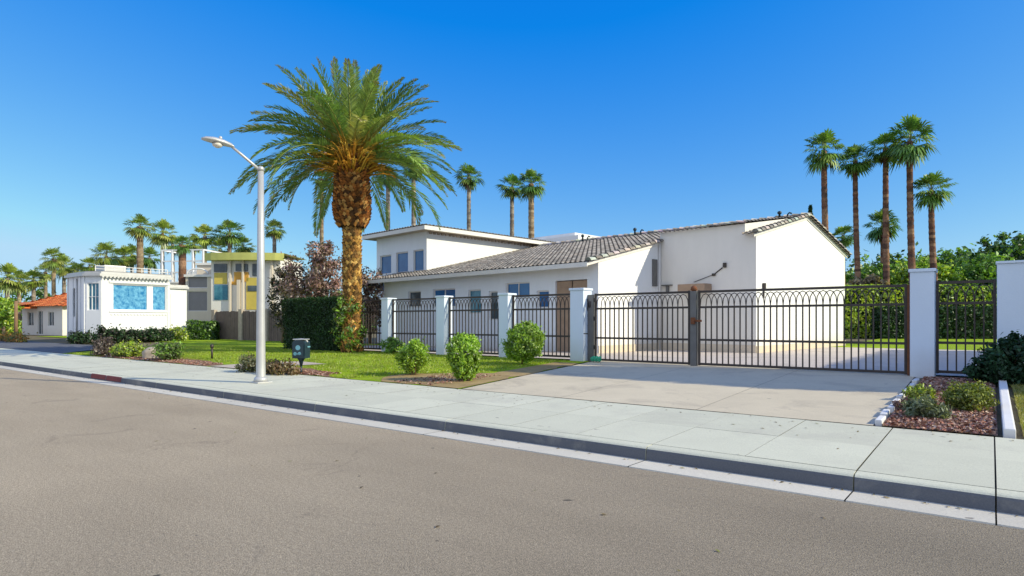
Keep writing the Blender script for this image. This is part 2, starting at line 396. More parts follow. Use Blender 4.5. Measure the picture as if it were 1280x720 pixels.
def sidewalk():
    mb = MB()
    s = 0.03; js = []
    while s > -70: js.append(s); s -= 1.03
    js = sorted(js) ; js = [-250] + js + [1.06 + .0, 2.09, 3.12, 4.15, 9, 60]
    for a, b in zip(js[:-1], js[1:]):
        for p0, p1 in ((6.606, 7.90), (7.90, 9.29)):
            ga = .007 if abs(a + 1.0) < .05 or abs(a - .03) < .05 else .0032
            gb = .007 if abs(b + 1.0) < .05 or abs(b - .03) < .05 else .0032
            c = g(rng.uniform(.93, 1.04)); dz = rng.uniform(-.001, .002)
            x0, x1, y0, y1 = a + ga, b - gb, p0 + .003, p1 - .003
            z0, z1 = zt(6.61) + (y0 - 6.61) * .014 + dz, zt(6.61) + (y1 - 6.61) * .014 + dz
            mb.face([(x0, y0, z0), (x1, y0, z0), (x1, y1, z1), (x0, y1, z1)], c)
            e = .04
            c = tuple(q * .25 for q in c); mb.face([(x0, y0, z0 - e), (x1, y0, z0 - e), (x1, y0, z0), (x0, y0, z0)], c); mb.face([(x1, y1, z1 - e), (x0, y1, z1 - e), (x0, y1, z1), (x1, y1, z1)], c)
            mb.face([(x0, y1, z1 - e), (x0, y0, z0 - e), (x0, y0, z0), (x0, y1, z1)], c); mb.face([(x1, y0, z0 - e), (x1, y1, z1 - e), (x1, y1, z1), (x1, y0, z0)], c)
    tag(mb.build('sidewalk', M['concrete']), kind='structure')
    b = MB(); b.face([(-250, 6.60, .118), (60, 6.60, .118), (60, 9.32, .158), (-250, 9.32, .158)])
    tag(b.build('sidewalk_base', M['joint']), kind='structure')
sidewalk()
# driveway (slabs), courtyard, side street
def driveway():
    mb = MB()
    xs = [(-8.45, -9.35), (-6.1, -6.3), (-3.6, -3.7), (-1.22, -1.30)]
    for i in range(3):
        for p0, p1 in ((9.315, 12.6), (12.606, 16.4)):
            t0, t1 = (p0 - 9.3) / 6.8, (p1 - 9.3) / 6.8
            def X(j, t): return xs[j][0] + (xs[j][1] - xs[j][0]) * t
            gp = .004
            mb.face([(X(i, t0) + gp, p0, zt(p0) + .004), (X(i + 1, t0) - gp, p0, zt(p0) + .004), (X(i + 1, t1) - gp, p1, zt(p1) + .004), (X(i, t1) + gp, p1, zt(p1) + .004)], g(rng.uniform(.97, 1.03)))
    tag(mb.build('driveway', M['drive_concrete']), kind='structure')
    b = MB(); b.face([(-8.47, 9.30, zt(9.3) - .012), (-1.20, 9.30, zt(9.3) - .012), (-1.28, 16.4, .37), (-9.37, 16.1, .368)])
    tag(b.build('driveway_base', M['joint']), kind='structure')
driveway()
strips('courtyard', -24, 5.5, [16.41, 31.48], M['court_concrete'], .006)
poly('side_street', [(-300, 8.7 + .62), (-31.5, 9.32), (-34.5, 12.7), (-300, 12.7)], M['old_asphalt'], .006)
# lawns
poly('lawn', [(-31.4, 9.31), (-8.5, 9.31), (-9.4, 16.0), (-19.6, 16.0), (-34.3, 16.0)], M['turf'], .004)
strips('side_lawn', -60, -24.2, [16.02, 21.5], M['turf'], .004)
strips('back_lawn', -6, 40, [31.5, 80], M['turf'], .008)
poly('verge_lawn', [(.30, 9.31), (12, 9.31), (12, 15.8), (.30, 15.8)], M['dry_turf'], .01)
# mulch beds
poly('mulch_bed', [(-1.13, 9.315), (.06, 9.315), (.06, 15.9), (-1.13, 15.9)], M['mulch'], .014)
def soft_edge(pts, amp, seed):
    r = random.Random(seed); out = []
    for i, p in enumerate(pts):
        q = pts[(i + 1) % len(pts)]; n = max(1, int(math.dist(p, q) / .35))
        for k in range(n):
            t = k / n; a = 0 if k == 0 else amp
            out.append((p[0] + (q[0] - p[0]) * t + r.uniform(-a, a), max(9.312, p[1] + (q[1] - p[1]) * t + r.uniform(-a, a))))
    return out
def ngon_fan(name, pts, mat, off):
    mb = MB(); n = len(pts); cx = sum(p[0] for p in pts) / n; cy = sum(p[1] for p in pts) / n
    for i in range(n):
        a, b = pts[i], pts[(i + 1) % n]; mb.face([(cx, cy, zt(cy) + off + .01), (a[0], a[1], zt(a[1]) + off), (b[0], b[1], zt(b[1]) + off)])
    return tag(mb.build(name, mat), kind='structure')
ngon_fan('mulch_bed', soft_edge([(-10.9, 9.32), (-8.55, 9.32), (-9.3, 15.2), (-10.1, 15.2), (-9.75, 12.0), (-10.3, 10.6), (-11.6, 10.9), (-11.7, 10.3)], .12, 3), M['dirt'], .012)
ngon_fan('mulch_bed', soft_edge([(-27.5, 9.32), (-18.9, 9.32), (-18.9, 9.9), (-22, 10.6), (-27.3, 10.9)], .1, 4), M['mulch'], .012)
ngon_fan('mulch_bed', soft_edge([(-16.6, 9.32), (-12.6, 9.32), (-13.6, 9.8), (-15.4, 10.5), (-16.4, 10.3)], .09, 5), M['mulch'], .012)
poly('path', [(-18.7, 9.31), (-16.7, 9.31), (-16.6, 10.4), (-15.9, 11.5), (-17.6, 11.7), (-18.5, 10.6)], M['path_concrete'], .02)

# blades of grass and mulch chips
def grass(name, pts_fn, n, h, pal, seed, label):
    rs = np.random.default_rng(seed); P = pts_fn(n, rs)
    n = len(P); z = np.array([zt(p) for p in P[:, 1]])
    a = rs.uniform(0, 2 * np.pi, n); w = rs.uniform(.006, .014, n); hh = h * rs.uniform(.5, 1.2, n)
    dx = np.stack([np.cos(a) * w, np.sin(a) * w, 0 * a], 1); base = np.stack([P[:, 0], P[:, 1], z], 1)
    lean = np.stack([rs.normal(0, .5, n) * hh, rs.normal(0, .5, n) * hh, hh], 1)
    V = np.stack([base - dx, base + dx, base + lean], 1).reshape(-1, 3)
    o = link(name, np_mesh(name, V, 3, leaf_colors(n, rs, pal)), M['leaf'])
    return tag(o, label, 'grass', None, 'stuff')
def front_pts(n, rs):
    s = rs.uniform(-31, -9, n); p = 9.32 + (rs.uniform(0, 1, n) ** 1.3) * 6.6
    k = (s < -8.6 - (p - 9.3) * .12) & ~((s > -12.1) & (s < -8.5) & (p < 10.9) & (p < 9.4 + (s + 12.1) * 3) & (s < -8.5)) & ~((s > -27.4) & (s < -12.8) & (p < 10.3)) & ~((s > -18.6) & (s < -16) & (p < 11.6)) & ~((s > -10.1) & (p > 9.3))
    return np.stack([s, p], 1)[k]
grass('grass', front_pts, 90000, .05, [(.32, .46, .015), (.40, .52, .02), (.25, .38, .012), (.45, .42, .10)], 11, 'bright green mown grass of the front lawn before the fence')
grass('dry_grass', lambda n, rs: np.stack([rs.uniform(.31, 2.2, n), rs.uniform(9.33, 15.5, n)], 1), 16000, .06, [(.3, .29, .06), (.24, .27, .05), (.36, .33, .12)], 12, 'yellowing grass patch beside the white garden kerb at right edge')
def chips(name, x0, x1, y0, y1, n, seed, label, off=.02):
    rs = np.random.default_rng(seed); P = np.stack([rs.uniform(x0, x1, n), rs.uniform(y0, y1, n)], 1)
    z = np.array([zt(p) for p in P[:, 1]]) + off + rs.uniform(0, .015, n)
    Cc = np.stack([P[:, 0], P[:, 1], z], 1)
    V = leaves(Cc, np.tile([0, 0, 1.], (n, 1)), .032, None, rs, 1.6, .55)
    o = link(name, np_mesh(name, V, 4, leaf_colors(n, rs, [(.36, .18, .12), (.52, .33, .24), (.2, .1, .075), (.6, .47, .38), (.38, .16, .12)])), M['attr'])
    return tag(o, label, 'bark mulch', None, 'stuff')
chips('bark_chips', -1.1, .04, 9.33, 15.6, 9000, 21, 'reddish brown bark chips covering the bed right of the driveway')
chips('bark_chips', -10.6, -9.2, 9.36, 11.6, 700, 22, 'brown bark chips strewn under the round shrubs beside the driveway')
chips('bark_chips', -16.3, -13.2, 9.34, 10.0, 2200, 23, 'brown bark chips around the foot of the street lamp bed')
chips('bark_chips', -27.0, -19.2, 9.34, 10.0, 3500, 24, 'reddish bark chips in the long bed before the white bungalow')

def litter():
    rs = np.random.default_rng(77); n = 420
    p = np.where(rs.uniform(0, 1, n) < .45, 9.25 - np.abs(rs.normal(0, .35, n)), np.where(rs.uniform(0, 1, n) < .7, 6.38 - np.abs(rs.normal(0, .07, n)), rs.uniform(3.0, 9.2, n)))
    s_ = rs.uniform(-24, 1.5, n); z = np.array([(.152 + (q - 6.44) * .014 if q > 6.46 else (.006 if q > 6.0 else .002)) for q in p]) + .004
    V = leaves(np.stack([s_, p, z], 1), np.tile([0, 0, 1.], (n, 1)), .022, None, rs, 2.0, .12)
    o = link('fallen_leaves', np_mesh('fallen_leaves', V, 4, leaf_colors(n, rs, [(.20, .13, .06), (.30, .22, .09), (.12, .09, .05), (.20, .22, .06)])), M['attr'])
    tag(o, 'scattered small dry leaves along gutter and sidewalk edge', 'leaves', None, 'stuff')
litter()
# ================================================================== WALL HELPERS
def wall_holes(mb, o, d, L, z0, z1, holes, depth=.12, col=(1, 1, 1)):
    """vertical wall from o (x,y) along unit d (x,y); outward normal = right of d turned clockwise; holes (t0,t1,za,zb)"""
    nx, ny = d[1], -d[0]
    ts = sorted({0, L, *[h[0] for h in holes], *[h[1] for h in holes]}); zs = sorted({z0, z1, *[h[2] for h in holes], *[h[3] for h in holes]})
    def P(t, z, k=0): return (o[0] + d[0] * t - nx * k, o[1] + d[1] * t - ny * k, z)
    for t0, t1 in zip(ts[:-1], ts[1:]):
        for a, b in zip(zs[:-1], zs[1:]):
            tm, zm = (t0 + t1) / 2, (a + b) / 2
            if any(h[0] < tm < h[1] and h[2] < zm < h[3] for h in holes): continue
            mb.face([P(t0, a), P(t1, a), P(t1, b), P(t0, b)], col)
    for t0, t1, a, b in holes:
        mb.face([P(t0, a), P(t0, b), P(t0, b, depth), P(t0, a, depth)], col); mb.face([P(t1, b), P(t1, a), P(t1, a, depth), P(t1, b, depth)], col)
        mb.face([P(t0, b), P(t1, b), P(t1, b, depth), P(t0, b, depth)], col); mb.face([P(t1, a), P(t0, a), P(t0, a, depth), P(t1, a, depth)], col)
def window(parent, o, d, h, pane_mat, depth=.1, bars=1, cross=0, frame_mat=None, fw=.05, name='window'):
    nx, ny = d[1], -d[0]; t0, t1, a, b = h
    T = Matrix(((d[0], -nx, 0, o[0]), (d[1], -ny, 0, o[1]), (0, 0, 1, 0), (0, 0, 0, 1)))
    f = MB(); y0, y1 = depth - .045, depth + .01
    e = .002
    f.box(t0 + e, t1 - e, y0, y1, a + e, a + fw, 0, mat=T); f.box(t0 + e, t1 - e, y0, y1, b - fw, b - e, 0, mat=T)
    f.box(t0 + e, t0 + fw, y0 - .002, y1, a + fw, b - fw, 0, mat=T); f.box(t1 - fw, t1 - e, y0 - .002, y1, a + fw, b - fw, 0, mat=T)
    for i in range(bars):
        t = t0 + (t1 - t0) * (i + 1) / (bars + 1); f.box(t - fw * .4, t + fw * .4, y0 + .006, y1, a + fw, b - fw, 0, mat=T)
    for i in range(cross):
        z = a + (b - a) * (i + 1) / (cross + 1); f.box(t0 + fw, t1 - fw, y0 + .009, y1, z - fw * .35, z + fw * .35, 0, mat=T)
    fo = f.build(name, frame_mat or M['fascia'], parent)
    p = MB(); p.face([T @ Vector(q) for q in ((t0 + .01, depth, a + .01), (t1 - .01, depth, a + .01), (t1 - .01, depth, b - .01), (t0 + .01, depth, b - .01))])
    p.build('pane', pane_mat, fo); return fo
TILE = [(.34, .31, .27), (.27, .245, .215), (.41, .375, .33), (.23, .21, .185), (.36, .31, .26)]
def tcol(r, pal=TILE):
    c = r.choice(pal); f = r.uniform(.8, 1.2); return tuple(x * f for x in c)
def tile_slope(mb, org, da, du, width, length, lo=None, hi=None, w=.23, course=.33, amp=.042, seed=1, pal=TILE):
    """rows of barrel tiles; org = eave corner, da = along eave, du = up the slope, both unit vectors"""
    r = random.Random(seed); org, da, du = Vector(org), Vector(da), Vector(du); nn = da.cross(du).normalized()
    if nn.z < 0: nn = -nn
    nt_, nc = int(width / w), max(1, int(math.ceil(length / course))); w = width / nt_; course = length / nc; K = 6
    for c in range(nc):
        t0, t1 = c * course, (c + 1) * course + .02
        lo_, hi_ = (lo(t0) if lo else 0), (hi(t0) if hi else width)
        for i in range(nt_):
            if (i + 1) * w <= lo_ or i * w >= hi_: continue
            col = tcol(r, pal); i0 = len(mb.v)
            for t, lift in ((t0, .035), (t1, 0.0)):
                for k in range(K + 1):
                    a = min(max((i + k / K) * w, lo_), hi_); x = k / K
                    hgt = amp * (math.sin(math.pi * min(1, x / .62)) if x < .62 else -.25 * math.sin(math.pi * (x - .62) / .38))
                    mb.v.append(tuple(org + da * a + du * t + nn * (hgt + lift)))
            for k in range(K): mb.f.append((i0 + k, i0 + k + 1, i0 + K + 2 + k, i0 + K + 1 + k)); mb.c.append(col); mb.sm.append(True)
            # open lower end of the course
            for k in range(K):
                a = Vector(mb.v[i0 + k]); b = Vector(mb.v[i0 + k + 1]); dn = nn * .035
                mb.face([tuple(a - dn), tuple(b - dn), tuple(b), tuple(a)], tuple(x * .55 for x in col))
def cap_tiles(mb, a, b, rad=.12, L=.36, seed=3, light=(.55, .52, .46), sink=.02, flat=1.0):
    """half round overlapping tiles along a line"""
    r = random.Random(seed); a, b = Vector(a), Vector(b); n = max(1, int((b - a).length / L)); ax = (b - a).normalized()
    side = ax.cross(Vector((0, 0, 1))).normalized(); up = side.cross(ax).normalized()
    for i in range(n):
        p0 = a + (b - a) * (i / n); p1 = a + (b - a) * ((i + 1.12) / n)
        col = tuple(x * r.uniform(.85, 1.1) for x in light) if i % 2 == 0 else tcol(r); i0 = len(mb.v); K = 8
        for p, rr, dz in ((p0, rad, .02), (p1, rad * .78, -.01)):
            for k in range(K + 1):
                t = math.pi * k / K; mb.v.append(tuple(p + side * math.cos(t) * rr + up * (math.sin(t) * rr * flat + dz - sink)))
        for k in range(K): mb.f.append((i0 + k, i0 + k + 1, i0 + K + 2 + k, i0 + K + 1 + k)); mb.c.append(col); mb.sm.append(True)
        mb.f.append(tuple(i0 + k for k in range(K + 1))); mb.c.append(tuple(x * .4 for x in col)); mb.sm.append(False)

# ================================================================== MAIN HOUSE
HYAW = R(-7.0)
ox, oy = at(640 + F_ * 9.02 / 23, 23)
def white_house():
    H = thing('white_house', 'large white stucco house with tiled roofs behind the iron gates', 'house', (ox, oy, 0), HYAW)
    zb = .36; RZ, RB, SL = 6.05, 5.1, .235                # ridge height, ridge position, slope
    def rz(b): return RZ - SL * abs(b - RB)
    aA, bA = -4.04, -4.24; aL = -17.9
    w = MB()
    # gable end wall (faces right)
    w.face([(0, 0, zb), (0, 10.2, zb), (0, 10.2, rz(10.2)), (0, RB, RZ), (0, 0, rz(0))])
    w.face([(0, 10.2, zb), (aL, 10.2, zb), (aL, 10.2, rz(10.2)), (0, 10.2, rz(10.2))])
    # low front-right strip of wall and tall recessed wall
    w.build('gable_wall', M['stucco'], H)
    w = MB()
    w.face([(aA + .002, 0, zb), (0, 0, zb), (0, 0, rz(0)), (-.42, 0, rz(0)), (-.42, 0, 5.22), (aA + .002, 0, 5.22)])
    w.face([(-.42, 0, rz(0)), (-.42, RB, RZ), (-.42, 0, 5.22)])
    w.build('recessed_wall', M['stucco_grey'], H)
    # side wall of front wing
    w = MB()
    w.face([(aA, bA, zb), (aA, 0, zb), (aA, 0, 5.22), (aA, 0, rz(0) + .003), (aA, bA, rz(bA))])
    w.build('side_wall', M['stucco'], H)
    # front wall with openings
    def ta(u):
        k = (u - 640) / F_
        # point on line b = bA hitting column u (house frame -> street frame)
        ch, sh = math.cos(HYAW), math.sin(HYAW)
        # world = o + a*(ch,sh) + bA*(-sh,ch); camera X = x*C+y*S, D = -x*S+y*C
        bx, by = ox - sh * bA, oy + ch * bA
        X0, D0 = bx * C_ + by * S_, -bx * S_ + by * C_; Xa, Da = ch * C_ + sh * S_, -ch * S_ + sh * C_
        return (k * D0 - X0) / (Xa - k * Da), D0 + Da * (k * D0 - X0) / (Xa - k * Da)
    rects = [(510, 526, 364, 384, 'glass_dark', 0), (541, 569, 361, 384, 'glass_blue', 1), (585, 601, 362, 392, 'glass_teal', 0), (611, 622, 364, 400, 'glass_dark', 0), (632, 662, 353, 373, 'glass_blue', 1), (671, 686, 363, 385, 'glass_blue', 0)]
    holes = []
    for u0, u1, v0, v1, m, nb in rects:
        a0, D0 = ta(u0); a1, D1 = ta(u1); D = (D0 + D1) / 2
        holes.append((a0 - aL, a1 - aL, zv(v1, D), zv(v0, D)))
    a0, D0 = ta(694); a1, D1 = ta(734)
    door_h = (a0 - aL, min(a1 - aL, aA - aL - .25), zb + .01, zv(350, (D0 + D1) / 2))
    w = MB(); wall_holes(w, (aL, bA), (1, 0), aA - aL, zb, rz(bA) - .02, holes + [door_h], .14)
    w.face([(aL, 10.2, zb), (aL, bA, zb), (aL, bA, rz(bA)), (aL, RB, RZ), (aL, 10.2, rz(10.2))])
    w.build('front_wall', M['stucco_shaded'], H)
    for h, r_ in zip(holes, rects): window(H, (aL, bA), (1, 0), h, M[r_[4]], .12, r_[5], 0)
    # recessed brown double door
    d = MB(); t0, t1, a, b = door_h; tm = (t0 + t1) / 2
    for q0, q1 in ((t0, tm - .01), (tm + .01, t1)):
        d.box(aL + q0 + .02, aL + q1 - .02, bA + .09, bA + .135, a + .02, b - .03)
        for z0, z1 in ((a + .2, a + 1.0), (a + 1.2, b - .25)): d.box(aL + q0 + .18, aL + q1 - .18, bA + .075, bA + .1, z0, z1, .01)
    d.build('door', M['tan'], H)
    # roofs
    c, s = math.cos(math.atan(SL)), math.sin(math.atan(SL))
    r = MB(); be = bA - .7; Lf = (RB - be) / c
    tile_slope(r, (aL - .5, be, rz(be)), (1, 0, 0), (0, c, s), aA + .12 - (aL - .5), Lf, seed=5)
    tile_slope(r, (aA + .12, 0 - .25, rz(-.25)), (1, 0, 0), (0, c, s), .14 - (aA + .12), (RB + .25) / c, lo=lambda t: (-.42 - (aA + .12)) if t < 2.2 else 0, seed=6)
    tile_slope(r, (aL - .5, 10.6, rz(10.6)), (1, 0, 0), (0, -c, s), .14 - (aL - .5), (10.6 - RB) / c, seed=7)
    # shed roof over recessed tall wall
    sl2 = math.atan((RZ + .03 - 5.25) / (RB + .12))
    tile_slope(r, (aA - .02, -.12, 5.25), (1, 0, 0), (0, math.cos(sl2), math.sin(sl2)), -.38 - aA, (RB + .1) / math.cos(sl2), seed=8)
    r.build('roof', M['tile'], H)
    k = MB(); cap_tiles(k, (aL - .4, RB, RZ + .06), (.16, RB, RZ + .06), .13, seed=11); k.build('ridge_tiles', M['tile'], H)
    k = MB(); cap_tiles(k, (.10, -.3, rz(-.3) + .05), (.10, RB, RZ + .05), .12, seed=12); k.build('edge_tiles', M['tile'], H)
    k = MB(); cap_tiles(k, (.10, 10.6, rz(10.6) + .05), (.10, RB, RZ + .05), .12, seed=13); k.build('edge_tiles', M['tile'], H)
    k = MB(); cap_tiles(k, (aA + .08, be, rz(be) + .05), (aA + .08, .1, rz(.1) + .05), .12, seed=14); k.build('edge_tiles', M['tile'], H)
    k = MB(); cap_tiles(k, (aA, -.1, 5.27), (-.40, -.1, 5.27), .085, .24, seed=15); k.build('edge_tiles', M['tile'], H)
    f = MB()
    f.box(aL - .5, aA + .04, be - .03, be + .0, rz(be) - .17, rz(be) + .0)
    f.build('fascia', M['fascia'], H)
    f = MB(); f.face([(aL - .5, be + .002, rz(be) - .15), (aA + .04, be + .002, rz(be) - .15), (aA + .04, bA, rz(bA) - .12), (aL - .5, bA, rz(bA) - .12)])
    f.build('soffit', M['soffit'], H)
    for (a_, b0, z0, b1, z1) in ((.004, -.25, rz(-.25), RB, RZ), (.004, 10.5, rz(10.5), RB, RZ), (aA + .004, be, rz(be), 0, rz(0))):
        f = MB(); f.face([(a_ + .03, b0, z0 - .13), (a_ + .03, b1, z1 - .13), (a_ + .03, b1, z1 + .03), (a_ + .03, b0, z0 + .03)])
        f.face([(a_, b0, z0 - .13), (a_ + .03, b0, z0 - .13), (a_ + .03, b1, z1 - .13), (a_, b1, z1 - .13)])
        f.build('rake_board', M['fascia'], H)
    # ---- upper storey
    a2, b2, W2, L2 = -15.87, -3.0, 4.6, 10.0; zt2 = 6.2
    def tb(u):                       # position along the upper front wall (b = b2) for column u
        ch, sh = math.cos(HYAW), math.sin(HYAW); k_ = (u - 640) / F_
        bx, by = ox - sh * b2, oy + ch * b2
        X0, D0 = bx * C_ + by * S_, -bx * S_ + by * C_; Xa, Da = ch * C_ + sh * S_, -ch * S_ + sh * C_
        a = (k_ * D0 - X0) / (Xa - k_ * Da); return a, D0 + Da * a
    hs = []
    for u0, u1, v0, v1 in ((475, 489, 319, 343), (495, 510, 315, 341), (516.5, 529.5, 312, 339), (471, 485, 352, 366)):
        p0, q0 = tb(u0); p1, q1 = tb(u1); D = (q0 + q1) / 2; hs.append((max(.06, p0 - (a2 - W2)), p1 - (a2 - W2), zv(v1, D), zv(v0, D)))
    w = MB(); wall_holes(w, (a2 - W2, b2), (1, 0), W2, zb, zt2, hs, .12)
    w.face([(a2 - W2, b2 + L2, zb), (a2 - W2, b2, zb), (a2 - W2, b2, zt2), (a2 - W2, b2 + L2, zt2)])
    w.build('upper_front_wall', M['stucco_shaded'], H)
    w = MB(); w.face([(a2, b2, zb), (a2, b2 + L2, zb), (a2, b2 + L2, zt2), (a2, b2, zt2)]); w.face([(a2, b2 + L2, zb), (a2 - W2, b2 + L2, zb), (a2 - W2, b2 + L2, zt2), (a2, b2 + L2, zt2)])
    w.build('upper_side_wall', M['stucco'], H)
    for h in hs: window(H, (a2 - W2, b2), (1, 0), h, M['glass_blue'], .1, 0, 0, fw=.06)
    ovh = .55; A0, A1, B0, B1 = a2 - W2 - ovh, a2 + ovh, b2 - ovh, b2 + L2 + ovh
    f = MB(); f.box(A0, A1, B0, B1, zt2 - .0, zt2 + .05); f.build('soffit', M['soffit'], H)
    f = MB()
    for x0, x1, y0, y1 in ((A0, A1, B0 - .03, B0), (A0, A1, B1, B1 + .03), (A0 - .03, A0, B0 - .03, B1 + .03), (A1, A1 + .03, B0 - .03, B1 + .03)): f.box(x0, x1, y0, y1, zt2 - .012, zt2 + .19)
    f.build('fascia', M['fascia'], H)
    r = MB(); hw = (A1 - A0) / 2; sl = .14; cs, ss = math.cos(math.atan(sl)), math.sin(math.atan(sl)); ze = zt2 + .2; Ls = hw / cs
    tile_slope(r, (A0, B0 - .04, ze), (1, 0, 0), (0, cs, ss), A1 - A0, Ls, lambda t: t * cs, lambda t: A1 - A0 - t * cs, seed=21)
    tile_slope(r, (A1 + .04, B0, ze), (0, 1, 0), (-cs, 0, ss), B1 - B0, Ls, lambda t: t * cs, lambda t: B1 - B0 - t * cs, seed=22)
    tile_slope(r, (A0 - .04, B1, ze), (0, -1, 0), (cs, 0, ss), B1 - B0, Ls, lambda t: t * cs, lambda t: B1 - B0 - t * cs, seed=23)
    tile_slope(r, (A1, B1 + .04, ze), (-1, 0, 0), (0, -cs, ss), A1 - A0, Ls, lambda t: t * cs, lambda t: A1 - A0 - t * cs, seed=24)
    r.build('upper_roof', M['tile'], H)
    # row of tan blocks standing in for shadows of tile ends, lit side eave
    k = MB(); n = int(L2 / .26); k.box(a2 + .002, a2 + .03, b2 + .1, b2 + L2 - .05, zt2 - .03, zt2 - .004, 0, (.5, .42, .33))
    for i in range(n): y = b2 + .15 + i * .26; k.box(a2 + .002, a2 + .10, y, y + .13, zt2 - .12, zt2 - .005, 0, tcol(rng, [(.5, .42, .33), (.42, .35, .28)]))
    k.build('eave_shadow_blocks', M['attr'], H)
    # white rear parapet block
    w = MB(); w.box(-20.0, -15.8, 9.0, 12.0, 5.0, 7.35); w.box(-19.0, -15.2, 8.6, 8.99, 5.0, 7.1); w.build('parapet', M['stucco'], H)
    # fixtures
    def vent(a, b, s=1):
        m = MB(); z = rz(b); m.tube([(a, b, z - .05), (a, b, z + .25 * s), (a, b, z + .28 * s), (a, b, z + .36 * s), (a, b, z + .40 * s)], [.045, .045, .09, .09, .03], 12)
        m.build('roof_vent', M['mailbox'], H)
        m = MB(); m.tube([(a + .35, b, z - .05), (a + .35, b, z + .2 * s), (a + .42, b, z + .27 * s), (a + .52, b, z + .22 * s)], .035, 8); m.build('vent_pipe', M['mailbox'], H)
    vent(-11.9, RB - .25, 1.1); vent(-8.5, RB - .2, 1.1); vent(-1.1, RB - .1, .95)
    m = MB(); m.box(-2.9, -1.75, -.55, -.002, 2.95, 3.02, .01); m.box(-2.9, -1.75, -.58, -.55, 2.72, 3.02, .01); m.box(-2.9, -2.87, -.55, -.002, 2.74, 2.95); m.box(-1.78, -1.75, -.55, -.002, 2.74, 2.95)
    m.build('awning', M['tan'], H)
    m = MB(); m.box(-1.26, -1.14, -.09, -.002, 3.62, 3.8, .015); m.tube([(-1.3, -.02, 3.62), (-1.55, -.02, 3.45), (-1.62, -.02, 3.38)], .022, 6); m.box(-1.72, -1.58, -.07, -.002, 3.32, 3.42, .015); m.tube([(-1.72, -.02, 3.36), (-2.5, -.02, 3.12)], .012, 6)
    m.build('wall_light', M['iron'], H)
    m = MB(); m.box(.002, .10, .55, .68, 2.75, 3.0, .015); m.box(.002, .05, .58, .65, 2.45, 2.75); m.build('wall_light', M['iron'], H)
    m = MB(); m.box(-3.72, -3.60, -.1, -.002, 2.75, 3.02, .02); m.box(-3.9, -3.45, -.16, -.002, 3.02, 3.06); m.build('meter_box', M['steel'], H)
    m = MB(); m.box(aA + .002, aA + .06, -.62, -.28, 3.0, 4.1, .01); m.build('utility_panel', M['steel'], H)
    m = MB(); m.tube([(aA + .05, -.12, zb), (aA + .05, -.12, rz(0) - .1)], .05, 8); m.build('downpipe', M['fascia'], H)
    # low wall base band
    m = MB(); m.box(aA, 0.0, -.03, -.003, zb, zb + .32); m.box(.003, .03, 0, 10.2, zb, zb + .28); m.box(aA + .003, aA + .03, bA, -.03, zb, zb + .30)
    m.build('plinth', M['stucco_cream'], H)
white_house()

# ================================================================== FENCE, PILLARS, GATES
PF = 16.1
def pillar(sx, w, d, ztop, label, group=None, cap=True):
    P = thing('gate_pillar', label, 'pillar', (sx, PF, zt(PF)), 0, group)
    h = ztop - zt(PF)
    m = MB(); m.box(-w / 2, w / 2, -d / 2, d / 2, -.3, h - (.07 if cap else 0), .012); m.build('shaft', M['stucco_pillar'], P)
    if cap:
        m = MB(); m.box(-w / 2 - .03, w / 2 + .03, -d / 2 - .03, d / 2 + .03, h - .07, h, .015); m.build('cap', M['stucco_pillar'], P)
    return P
pillar(-18.4, .36, .42, 2.46, 'first low white pillar beside the date palm', None)
pillar(-15.45, .40, .42, 2.47, 'low white pillar standing behind the smallest round shrub', None)
pillar(-12.6, .38, .42, 2.48, 'low white pillar left of the rounded shrub nearest the fence', None)
P4 = pillar(-9.78, .46, .50, 2.55, 'thick white pillar with wall lantern at the left gate hinge', None)
m = MB(); m.tube([(.26, .02, 1.72), (.31, .02, 1.80), (.31, .02, 1.86)], .012, 6); m.tube([(.31, .02, 1.55), (.31, .02, 1.60), (.31, .02, 1.76), (.31, .02, 1.80)], [.03, .06, .07, .02], 8); m.box(.232, .262, -.04, .08, 1.5, 1.85, .01)
m.build('lantern', M['iron'], P4)
m = MB(); m.box(.232, .238, -.23, .23, .80, .83); m.build('score_line', M['steel'], P4)
pillar(-1.17, .44, .50, 2.68, 'tall white pillar between the wide gate and the narrow gate', None)
def big_wall():
    Wt = thing('boundary_wall', 'plain white boundary wall at the right edge behind a dark shrub', 'wall', (.09, PF, zt(PF)))
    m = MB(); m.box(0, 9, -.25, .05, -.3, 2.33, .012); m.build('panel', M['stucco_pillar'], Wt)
    m = MB(); m.box(-.02, 9.02, -.28, .08, 2.33, 2.38, .01); m.build('coping', M['stucco_pillar'], Wt)
big_wall()
def ironwork(root, L, z0, z2, zm, z1, step=.145, arches=True, t=.027, stile=.05):
    """frame, pickets and interlaced arches, x along the panel from 0 to L, z relative to root"""
    f = MB()
    for z, h in ((z0, .06), (zm, .055), (z2, .055), (z1, .06)): f.box(stile, L - stile, -.022, .022, z - h / 2, z + h / 2, .004)
    for x in (0, L - stile): f.box(x, x + stile, -.028, .028, z0 - .04, z1 + .04, .005)
    f.build('frame', M['iron'], root)
    p = MB(); n = int((L - 2 * stile) / step); st = (L - 2 * stile) / n
    for i in range(1, n): x = stile + i * st; p.box(x - t / 2, x + t / 2, -t / 2 + .001, t / 2 - .001, z0 + .025, z2 - .022)
    p.build('pickets', M['iron'], root)
    if arches:
        a = MB()
        for i in range(0, n - 1):
            x0 = stile + i * st; x1 = x0 + 2 * st; xm = (x0 + x1) / 2; H = z1 - .03 - z2
            pts = []
            for k in range(7):
                q = math.pi * k / 6; xx = xm - st * math.cos(q) * (1 if True else 1)
                pts.append((xx, (.006 if i % 2 else -.006), z2 + .02 + H * .88 * math.sin(q) ** .8))
            a.tube(pts, .012, 5, cap=False)
        a.build('arches', M['iron'], root)
